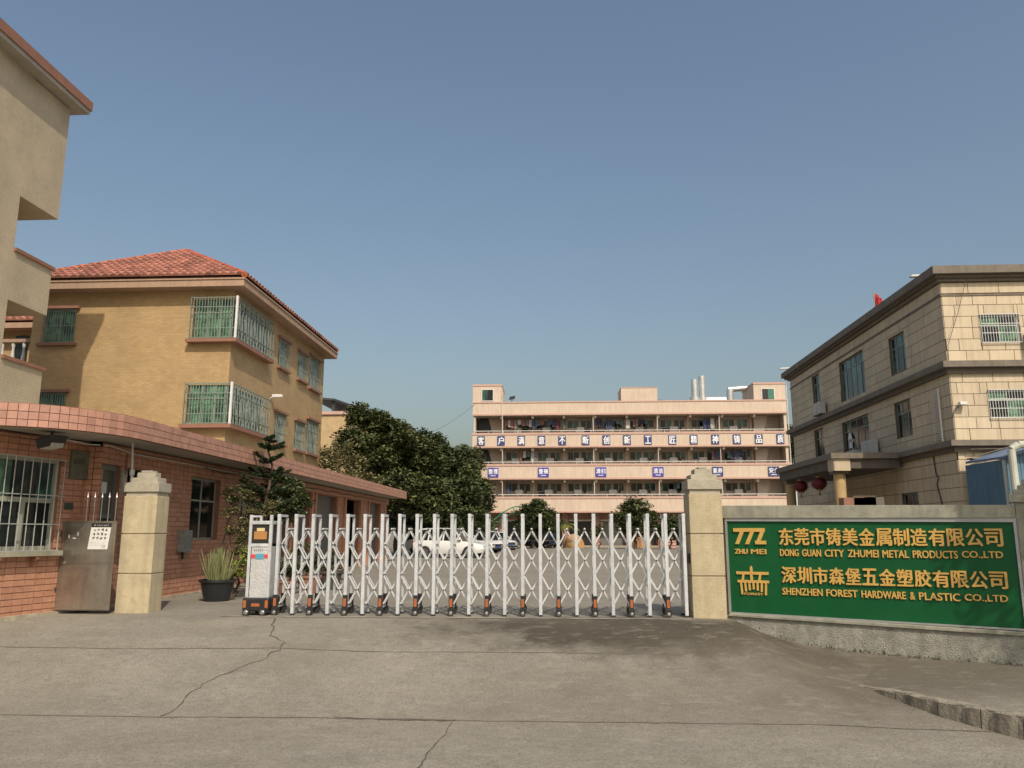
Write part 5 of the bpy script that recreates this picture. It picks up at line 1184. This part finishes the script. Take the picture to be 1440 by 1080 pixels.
# ================================================================ vegetation
RN = np.random.default_rng(5)
def leaves(name, centers, spread, per, size, m, parent, flat=.6, aspect=.45, droop=0.0):
    """many small pointed leaves scattered in clumps round the given centres (one mesh)"""
    C_ = np.repeat(np.asarray(centers, float), per, axis=0); n = len(C_)
    d = RN.normal(size=(n, 3)); d /= np.linalg.norm(d, axis=1, keepdims=True)
    rad = RN.random((n, 1))**.5
    csz = np.repeat(.55+.75*RN.random(len(centers)), per)[:, None]
    P = C_ + d*rad*spread*csz*np.array([1, 1, .58])
    out = d*.8 + RN.normal(size=(n, 3))*.6; out[:, 2] = out[:, 2]*(1-flat)-droop; out /= np.linalg.norm(out, axis=1, keepdims=True)+1e-9
    up = np.array([0, 0, 1.0]) + RN.normal(size=(n, 3))*.55
    side = np.cross(out, up); side /= np.linalg.norm(side, axis=1, keepdims=True)+1e-9
    s = size*(.6+.8*RN.random((n, 1)))*(.8+.45*csz)/1.42
    L = wloc(parent); off = np.array([L.x, L.y, L.z]); P = P-off
    nrm = np.cross(side, out)
    v = np.empty((n, 4, 3)); v[:, 0] = P-out*s*.5; v[:, 1] = P+side*s*aspect*.5+nrm*s*.08; v[:, 2] = P+out*s*.5; v[:, 3] = P-side*s*aspect*.5+nrm*s*.08
    me = bpy.data.meshes.new(name); me.vertices.add(n*4); me.vertices.foreach_set('co', v.ravel())
    me.loops.add(n*4); me.polygons.add(n); idx = np.arange(n*4, dtype=np.int32)
    me.loops.foreach_set('vertex_index', idx); me.polygons.foreach_set('loop_start', idx[::4].copy())
    try: me.polygons.foreach_set('loop_total', np.full(n, 4, dtype=np.int32))
    except Exception: pass
    me.materials.append(m); me.update(calc_edges=True)
    o = bpy.data.objects.new(name, me); COL.objects.link(o); o.parent = parent; return o
def clumps(lobes, k, shell=.62):
    out = []
    tot = sum(l[3]*l[5]+l[4]*l[5] for l in lobes)
    for l in lobes:
        nk = max(6, int(k*(l[3]*l[5]+l[4]*l[5])/tot))
        for _ in range(nk):
            d = RN.normal(size=3); d /= np.linalg.norm(d); r = shell+(1-shell)*RN.random()**.6
            w_ = RN.random()
            if w_ < .25: r *= RN.random()**.4
            elif w_ > .88: r *= 1.0+.28*RN.random()
            out.append([l[0]+d[0]*l[3]*r, l[1]+d[1]*l[4]*r, l[2]+d[2]*l[5]*r])
    return out
def trunk(parent, x, y, z0, z1, r, lobes, m=M_bark, lean=0.0):
    b = MB(); p = Vector((x, y, z0)); pts = [p]; k = 6
    for i in range(1, k+1): pts.append(Vector((x+lean*i/k+.12*math.sin(i*1.9+x), y+.1*math.cos(i*2.3+y), z0+(z1-z0)*i/k)))
    for i in range(k): b.tube(pts[i], pts[i+1], r*(1-.09*i), 9, r*(1-.09*(i+1)), cap=i in (0, k-1))
    for l in lobes:
        q = Vector(l[:3]); s = pts[3+int(abs(l[0]*7)) % 3]; mid = s.lerp(q, .5)+Vector((0, 0, -.12*(q-s).length))
        b.tube(s, mid, r*.45, 6, r*.3); b.tube(mid, q, r*.3, 6, r*.12)
    b.build('trunk', m, parent, smooth=True)
def tree(label, px, Y, lobes_px, k, per, size, spread, m, r=.2, group='trees massed behind the garage row', name='broadleaf_tree', cat='tree', depth=.85):
    lobes = []
    for lx, ly, lr, *rest in lobes_px:
        yy = Y+(rest[0] if rest else 0); c = at(lx, ly, yy); rr_ = lr*yy/FPX
        lobes.append((c.x, c.y, c.z, rr_, rr_*depth, rr_*(rest[1] if len(rest) > 1 else .75)))
    b = at(px, 760, Y); root = empty(name, (b.x, Y, 0), label, cat, group)
    ztop = max(l[2] for l in lobes)
    trunk(root, b.x, Y, 0, ztop*.72, r, lobes)
    leaves('crown', clumps(lobes, k), spread, per, size, m, root)
    return root
tree('tall umbrella topped tree rising highest beside the pale house', 522, 47, [(512,588,22),(530,592,16),(548,608,26,1),(565,615,18),(500,620,24,-1),(528,640,34)], 200, 125, .27, .62, M_leaf, .2)
tree('thin yellowish tree in front of the pale house', 478, 43, [(476,655,26,0,.9),(500,672,30,0,.8),(462,632,14),(492,640,20),(515,690,26),(470,690,18)], 95, 60, .22, .55, M_leafy, .12)
tree('broad dark tree just above the garage roof corner', 560, 49, [(548,650,36),(585,640,32),(560,690,40,-2),(590,672,30),(534,700,24,-3),(600,700,34,-2)], 260, 130, .29, .68, M_leaf, .24)
tree('rounded deep green tree over the white parked cars', 612, 54, [(598,630,28),(618,650,30),(610,690,40,-1),(640,700,36),(590,720,26,-2),(622,728,30,-3),(655,732,24,-2),(574,730,22,-2)], 280, 130, .30, .72, M_leafd, .26)
tree('tree at the right end of the mass against the dormitory', 664, 60, [(655,690,30),(668,712,26),(645,670,26),(675,735,18,-2),(640,728,24,-1)], 195, 130, .32, .75, M_leaf, .24)
tree('smaller tree standing behind, left of the dormitory corner', 650, 78, [(655,640,18),(640,645,16),(663,655,15),(632,658,14),(650,668,20)], 130, 90, .33, .85, M_leaf, .24)
tree('tree with a flat top in the saddle of the skyline', 585, 62, [(590,618,14),(600,630,18),(576,622,16),(610,640,16)], 120, 85, .28, .7, M_leafd, .22)
tree('round topped small tree left of centre before the dormitory', 750, 73, [(752,722,20),(740,728,18),(766,733,20),(757,709,9),(750,742,17)], 150, 90, .30, .62, M_leafd, .14, 'small trees before the dormitory', depth=.8)
tree('reddish tipped small tree right of centre before the dormitory', 893, 72, [(893,716,18),(880,730,17),(905,733,18),(893,745,18),(892,704,9)], 130, 80, .30, .62, M_leaf, .14, 'small trees before the dormitory', depth=.8)
tree('low dark bush beside the right gate pillar before the dormitory', 943, 71, [(943,738,15),(933,748,12),(954,746,13)], 70, 80, .28, .6, M_leafd, .1, 'small trees before the dormitory', depth=.8)
tree('tree in the gap right of the dormitory', 1115, 98, [(1113,612,14),(1120,628,14),(1108,640,10)], 80, 80, .4, 1.1, M_leaf, .3, 'trees behind the office building')
tree('low yellow green shrub between the dormitory doorways', 843, 74, [(843,744,7),(838,750,6)], 22, 60, .25, .4, M_leafy, .05, 'small trees before the dormitory', 'shrub', 'shrub')
def frond(b, c, ang, L, droop, w=.09, n=8, el=1.0):
    prev = None; hd_ = Vector((math.cos(ang), math.sin(ang), 0)); sd_ = Vector((-hd_.y, hd_.x, 0))
    for i in range(n+1):
        t = i/n; p = c + hd_*(L*t*.85) + Vector((0, 0, L*(el*t-droop*t*t)))
        if prev is not None:
            d_ = (p-prev)
            for s in (-1, 1):
                tip = p + sd_*s*w*3.2*math.sin(math.pi*(.15+.8*t)) + d_*.9 - Vector((0, 0, .05*L*t))
                b.add([prev, p, tip], [(0, 1, 2)])
                m2 = prev.lerp(p, .5); b.add([prev, m2, tip-d_*.6], [(0, 1, 2)])
        prev = p
p = at(793, 760, 76); r = empty('small_palm', (p.x, 76, 0), 'yellowish young palm in front of the dormitory', 'palm')
trunk(r, p.x, 76, 0, 1.9, .1, []); b = MB()
for i in range(16): frond(b, Vector((p.x, 76, 1.9)), i*2.4, 1.5+.3*math.sin(i), 1.0, .12, 7, .9)
b.build('fronds', M_palm, r)
p = at(592, 642, 50.5); r = empty('small_palm', (p.x, 50.5, 0), 'pale green palm crown poking out of the tree mass', 'palm')
trunk(r, p.x, 51.5, 0, p.z-.2, .13, []); b = MB()
for i in range(22): frond(b, Vector((p.x, 50.0, p.z-.2)), i*2.4, .95, 1.0, .10, 7, 1.0)
b.build('fronds', M_palm, r)
# araucaria by the garage wall
ax, ay = -7.0, 19.0
ar = empty('araucaria', (ax, ay, 0), 'young tiered araucaria pine against the garage wall', 'tree')
trunk(ar, ax, ay, 0, 3.55, .05, []); 
for z, L0, n in ((3.62,.14,5),(3.42,.32,6),(3.10,.46,6),(2.74,.56,7),(2.36,.80,7),(1.98,.62,6)):
    for k in range(n):
        a_ = 2*math.pi*k/n+z*3+R.uniform(-.25,.25); L = L0*R.uniform(.7,1.15); C0 = Vector((ax, ay, z-.03+R.uniform(-.06,.06))); b = MB(); cen = []
        for i in range(9):
            t = (i+1)/9; q = C0+Vector((math.cos(a_)*L*t, math.sin(a_)*L*t, (.05+.15*math.sin(k*2.3))*L*t+ .25*L*t*t)); cen.append(q)
        b.tube(C0, cen[-1], .012, 5, .004)
        o = b.build('branch', M_bark, ar)
        leaves('needles', cen[1:], .058, 55, .07, M_pine, o, flat=.3, aspect=.3)
# planting beside it
def plant(name, label, x, y, lobes, k, per, size, spread, m, zt, r=.03, cat='plant', group='plants by the garage wall'):
    root = empty(name, (x, y, 0), label, cat, group); trunk(root, x, y, 0, zt, r, lobes); leaves('foliage', clumps(lobes, k, .3), spread, per, size, m, root, droop=.2, aspect=.4); return root
def lb(px, py, Y, r_): c = at(px, py, Y); return (c.x, c.y, c.z, r_, r_*.8, r_*.85)
plant('leafy_shrub', 'dark leafy shrub filling the space behind the motor box', -6.9, 20.5, [lb(392,690,20.5,.55),(lb(405,715,20.5,.5)),lb(380,715,20.5,.5),lb(420,703,20.8,.4),lb(388,668,20.5,.28)], 90, 70, .12, .2, M_leafd, 1.9)
plant('leafy_shrub', 'bright feathery shrub left of the motor box', -7.15, 17.7, [lb(335,742,17.7,.30),lb(322,720,17.7,.2),lb(345,760,17.7,.26),lb(360,718,17.9,.26),lb(349,700,17.9,.2),lb(338,775,17.6,.22),lb(383,716,18,.22)], 75, 55, .075, .13, M_leafy, 1.7)
plant('leafy_shrub', 'yellowing low plant between the flower pot and motor box', -7.0, 17.2, [lb(343,790,17.2,.22),lb(352,780,17.2,.2),lb(340,805,17.0,.15)], 26, 50, .09, .12, M_palm, .7)
plant('leafy_shrub', 'thin slanting sapling with sparse leaves left of the araucaria', -7.5, 17.9, [lb(325,700,17.9,.22),lb(334,690,17.9,.18)], 14, 35, .10, .13, M_leaf, 2.1, .02)
plant('potted_bush', 'low green bush seen through the left lattice of the gate', -5.9, 22.0, [lb(455,800,22,.35),lb(470,790,22,.25),lb(432,795,22,.3)], 36, 60, .11, .17, M_leafy, .5)
plant('potted_bush', 'pale stemmed bush among the pots behind the gate', -6.2, 19.6, [lb(410,800,19.6,.3),lb(425,770,19.6,.22)], 26, 55, .10, .16, M_leaf, .6)
# potted snake plant
pp = empty('snake_plant', (-6.95, 16.35, .42), 'variegated snake plant standing in the black tub by the wall', 'plant')
for i in range(110):
    a_ = R.uniform(0, 6.28); q = R.uniform(0, .24); c0 = Vector((-6.95+math.cos(a_)*q, 16.35+math.sin(a_)*q, .40)); h_ = R.uniform(.22, .70)
    tip = c0+Vector((math.cos(a_)*.4*q*2+R.uniform(-.09,.09), math.sin(a_)*.4*q*2+R.uniform(-.05,.05), h_)); w_ = R.uniform(.009, .019); ph_ = R.uniform(0, 3.1); sdv = Vector((math.cos(ph_), math.sin(ph_), 0)); nv = Vector((-sdv.y, sdv.x, 0))*.008
    b = MB(); pts_ = [c0.lerp(tip, t_) for t_ in (0, .35, .7, 1)]; ws = (w_*.7, w_, w_*.8, .003); vs = []
    for p_, ww in zip(pts_, ws): vs += [p_-sdv*ww, p_+nv, p_+sdv*ww, p_-nv]
    f = []
    for k in range(3):
        for j in range(4): f.append((4*k+j, 4*k+(j+1)%4, 4*k+4+(j+1)%4, 4*k+4+j))
    b.add(vs, f).build('leaf', M_snake, pp)
pt_ = empty('black_tub', (-6.95, 16.35, 0), 'wide black plastic plant tub by the garage wall', 'plant pot')
b = MB().lathe((-6.95,16.35,0), [(.24,0),(.25,.02),(.33,.37),(.365,.38),(.365,.43),(.335,.43),(.32,.34),(.0,.33)], 24); b.build('tub', mat('black plant tub', (.02,.022,.025), .45, var=.3, vscale=8), pt_, smooth=True)
MB().tube((-6.95,16.35,.33),(-6.95,16.35,.37), .315, 20).build('soil', mat('dark soil', (.05,.035,.02), 1, bump=1), pt_)
fp = empty('flower_pot', (-6.25, 16.7, 0), 'pale pot painted with red flowers beside the black tub', 'plant pot')
b = MB().lathe((-6.25,16.7,0), [(.17,0),(.19,.03),(.21,.26),(.235,.27),(.235,.32),(.205,.32),(.2,.26),(.0,.25)], 20); b.build('pot', mat('pale painted pot', (.50,.42,.33), .5, var=.3, vscale=12, dirt=((.45,.07,.06),.8,9)), fp, smooth=True)
for (x, y, rr_, h_, lb_) in ((-5.75, 18.6, .28, .40, 'dark round pot behind the first gate panels'), (-5.6, 19.8, .3, .45, 'brown trough shaped pot behind the second gate panel'), (-6.15, 18.2, .24, .3, 'small grey pot tucked behind the motor box')):
    r = empty('plant_pot', (x, y, 0), lb_, 'plant pot', 'pots behind the gate motor box'); b = MB().lathe((x,y,0), [(rr_*.7,0),(rr_*.95,h_*.85),(rr_*1.05,h_*.86),(rr_*1.05,h_),(rr_*.9,h_),(rr_*.85,h_*.8),(0,h_*.8)], 16); b.build('pot', R.choice([M_black, M_brown, M_dark]), r, smooth=True)
    leaves('foliage', clumps([(x,y,h_+.25,.22,.22,.22)], 14, .2), .12, 40, .10, M_leafd, r)
# planks and a stick leaning by the motor box
thing1('leaning_stick', 'thin pale stick leaning on the wall behind the flower pot', 'stick', MB().tube((-6.35,17.2,0),(-7.0,17.6,1.0),.02,6), M_corr, (-6.4,17.2,0))
thing1('leaning_stick', 'shorter brown stick crossing the pale one by the wall', 'stick', MB().tube((-6.2,17.4,0),(-6.5,17.9,1.05),.016,6), M_bark, (-6.2,17.4,0))
p = at(388,705,21.5); thing1('white_bag', 'white patterned bag hanging inside the dark leaves by the wall', 'bag', MB().ball(p, .14, .06, .16, 8, 6), M_signwhite, p)

# street tree outside the frame on the right: its shade falls on the end of the sign wall
st = empty('street_tree', (8.6, 8.4, -.5), 'leafy pavement tree on the right whose shade falls over the end of the sign wall', 'tree')
lobes = [(8.3, 8.2, 5.5, 1.05, .95, .9), (7.75, 8.7, 4.6, .55, .55, .5), (9.3, 7.6, 5.2, 1.2, 1.1, 1.1), (8.9, 9.4, 5.9, 1.0, .9, .8)]
trunk(st, 8.6, 8.2, -.6, 4.6, .13, lobes); leaves('crown', clumps(lobes, 170), .32, 70, .14, M_leaf, st)

# ================================================================ parked cars
def car(name, label, cat, loc, rz, paint, L=4.4, W=1.78, Hh=1.55, suv=True, group='cars parked across the yard'):
    r = empty(name, loc, label, cat, group); r.rotation_euler = (0, 0, 0)
    T = Matrix.Translation(Vector(loc)) @ Matrix.Rotation(rz, 4, 'Z')
    def bl(b, nm, m, par, **k): b.v = [tuple(T @ Vector(q)) for q in b.v]; return b.build(nm, m, par, **k)
    h = L/2; hb_ = Hh*.60
    # lower body: stations (x, half width, sill, shoulder)
    st_ = [(-h, .62, .42, hb_-.12), (-h+.08, .80, .30, hb_-.04), (-h+.5, .88, .24, hb_), (-.6, .89, .22, hb_-.02), (.5, .89, .22, hb_-.04), (h-1.0, .88, .24, hb_-.08), (h-.45, .85, .26, hb_-.16), (h-.10, .74, .30, hb_-.28), (h, .60, .36, hb_-.38)]
    vs = []; k = 8
    for x, w_, zl, zs in st_:
        w_ = w_*W/1.78
        vs += [(x,-w_*.92,zl),(x,-w_,zl+.18),(x,-w_,zs-.2),(x,-w_*.93,zs),(x,w_*.93,zs),(x,w_,zs-.2),(x,w_,zl+.18),(x,w_*.92,zl)]
    f = [(i*k+j, i*k+(j+1)%k, (i+1)*k+(j+1)%k, (i+1)*k+j) for i in range(len(st_)-1) for j in range(k)] + [tuple(range(k-1,-1,-1)), tuple(range((len(st_)-1)*k, len(st_)*k))]
    body = bl(MB().add(vs, f), 'body', paint, r, smooth=True, bevel=.02)
    rb = -h+.12 if suv else -h+.7; rf_ = -h+.45 if suv else -h+1.15
    g = [(rb, hb_-.05, .80), (rf_, Hh-.08, .62), (-.3, Hh, .63), (.35, Hh-.05, .62), (h-1.25, hb_-.10, .78)]
    vs = []
    for x, z, w_ in g: vs += [(x,-w_*W/1.78,z),(x,w_*W/1.78,z)]
    base = [(x,-.80*W/1.78,hb_-.06) if i % 2 == 0 else (x,.80*W/1.78,hb_-.06) for x, _, _ in g for i in range(2)]
    n = len(g); vs = vs+base
    f = [(2*i,2*i+1,2*i+3,2*i+2) for i in range(n-1)]
    for i in range(n-1): f += [(2*n+2*i,2*i,2*i+2,2*n+2*i+2), (2*i+1,2*n+2*i+1,2*n+2*i+3,2*i+3)]
    f += [(2*n,2*n+1,1,0),(2*n-2,2*n-1,4*n-1,4*n-2)]
    cabin = bl(MB().add(vs, f), 'cabin_glass', M_glass, r)
    b = MB()
    b.add([(rf_-.02,-.60,Hh-.07),(rf_-.02,.60,Hh-.07),(.38,.60,Hh-.04),(.38,-.60,Hh-.04),(rf_-.02,-.60,Hh-.0),(rf_-.02,.60,Hh-.0),(-.3,.60,Hh+.03),(-.3,-.60,Hh+.03),(.38,.60,Hh-.01),(.38,-.60,Hh-.01)], [(3,2,1,0),(4,5,6,7),(7,6,8,9),(0,1,5,4),(2,3,9,8),(1,2,8,6,5),(0,4,7,9,3)])
    for s in (-1, 1):
        w1, w2 = .81*W/1.78*s, .635*W/1.78*s
        for (xa, za), (xb, zb) in (((rb,hb_-.03),(rf_,Hh-.05)), ((-.25,hb_-.03),(-.2,Hh-.02)), ((h-1.25,hb_-.08),(.36,Hh-.03)), ((-1.15,hb_-.03),(-1.1,Hh-.05))): b.bar((xa,w1,za),(xb,w2,zb), .07, .03)
    bl(b, 'roof', paint, r)
    for x in (-h+.85, h-.85):
        for s in (-1, 1):
            y = s*(W/2-.10)
            w = bl(MB().tube((x,y-.11,.33),(x,y+.11,.33),.33,20), 'wheel', M_rubber, r, smooth=True)
            bl(MB().tube((x,y+s*.10,.33),(x,y+s*.125,.33),.21,12), 'rim', M_chrome, w)
            bl(MB().tube((x,y-s*.02+s*.0,.34),(x,y+s*.075,.34),.385,18), 'wheel_arch', M_black, r)
    for s in (-1, 1):
        bl(MB().box(h-.22,h-.03,s*.50-.14,s*.50+.14,hb_-.42,hb_-.30), 'headlight', M_chrome, r, bevel=.02)
        bl(MB().box(-h-.01,-h+.12,s*.62-.10,s*.62+.10,hb_-.30,hb_-.08), 'tail_light', mat('tail lamp red', (.35,.02,.02), .3), r)
        bl(MB().box(.62,.85,s*.90-.07,s*.90+.07,hb_+.0,hb_+.13), 'mirror', paint, r, bevel=.02)
        for x in (-.75, .25): bl(MB().box(x,x+.16,s*.885*W/1.78-.012,s*.885*W/1.78+.012,hb_-.17,hb_-.14), 'door_handle', M_chrome, r)
    bl(MB().box(h-.03,h+.02,-.34,.34,.42,.60), 'grille', M_black, r); bl(MB().box(h-.05,h+.03,-.62,.62,.24,.36), 'bumper', M_black, r)
    bl(MB().box(h+.02,h+.03,-.2,.2,.40,.50), 'number_plate', mat('blue licence plate', (.03,.08,.3), .5), r)
    return r
car('parked_car', 'white crossover parked side on nearest behind the gate lattice', 'car', (-6.0, 45.8, 0), RAD(-14), M_car, 4.3, 1.78, 1.62)
car('parked_car', 'white car whose roof shows just behind the nearest crossover', 'car', (-7.6, 52.0, 0), RAD(-8), M_car, 4.4, 1.78, 1.6)
car('parked_car', 'white car half hidden behind the nose of the nearest crossover', 'car', (-6.1, 57.5, 0), RAD(-30), M_car, 4.4, 1.78, 1.55)
car('parked_car', 'white car with its dark grille turned to the gate', 'car', (-5.6, 62.5, 0), RAD(-72), M_car, 4.4, 1.8, 1.5, False)
car('parked_car', 'rightmost white car beside the green rail frame', 'car', (-5.2, 68.0, 0), RAD(-50), M_car, 4.3, 1.78, 1.45, False)
car('parked_car', 'dark blue car in the shade under the dormitory', 'car', (-3.0, 77.0, 0), RAD(-75), M_carblue, 4.4, 1.78, 1.45, False)
car('parked_car', 'black car parked in the dormitory shade right of the blue one', 'car', (-.9, 78.5, 0), RAD(-80), M_cardark, 4.4, 1.78, 1.45, False)
# before the dormitory: mounds shaped to stand for sunlit column bases, and pallets
thing1('sunlit_patch_heap', 'orange brown mound standing for a sunlit column base before the dormitory doorway', 'sunlit patch', MB().lathe((-.1+1.6,78.5,0), [(1.1,0),(1.0,.5),(.75,.95),(.35,1.25),(.02,1.3)], 9), mat('orange brown tarpaulin', (.42,.24,.10), .7, var=.3, bump=.5, bscale=6), (1.5,78.5,0))
thing1('sunlit_patch_heap', 'ochre mound standing for a sunlit column base right of the tarpaulin by the gate pillar', 'sunlit patch', MB().lathe((12.6,78.5,0), [(1.0,0),(.95,.6),(.7,1.2),(.3,1.45),(.02,1.5)], 9), mat('ochre tarpaulin', (.48,.33,.13), .7, var=.3, bump=.5, bscale=6), (12.6,78.5,0))
thing1('sunlit_patch_heap', 'brown mound standing for a sunlit column base in the middle of the dormitory front', 'sunlit patch', MB().lathe((8.0,78.5,0), [(1.0,0),(.8,.7),(.4,1.3),(.02,1.5)], 9), mat('brown tarpaulin', (.36,.20,.09), .7, var=.3, bump=.5, bscale=6), (8.0,78.5,0))
pc = empty('pallet_stack', (10.4, 78.5, 0), 'pink and white striped stack of pallets before the dormitory', 'pallets')
for k in range(5): MB().box(9.7, 11.2, 78, 79, .25*k, .25*k+.2).build('pallet', mat('salmon plank', (.5,.26,.2), .8) if k % 2 == 0 else M_pinkcap, pc)
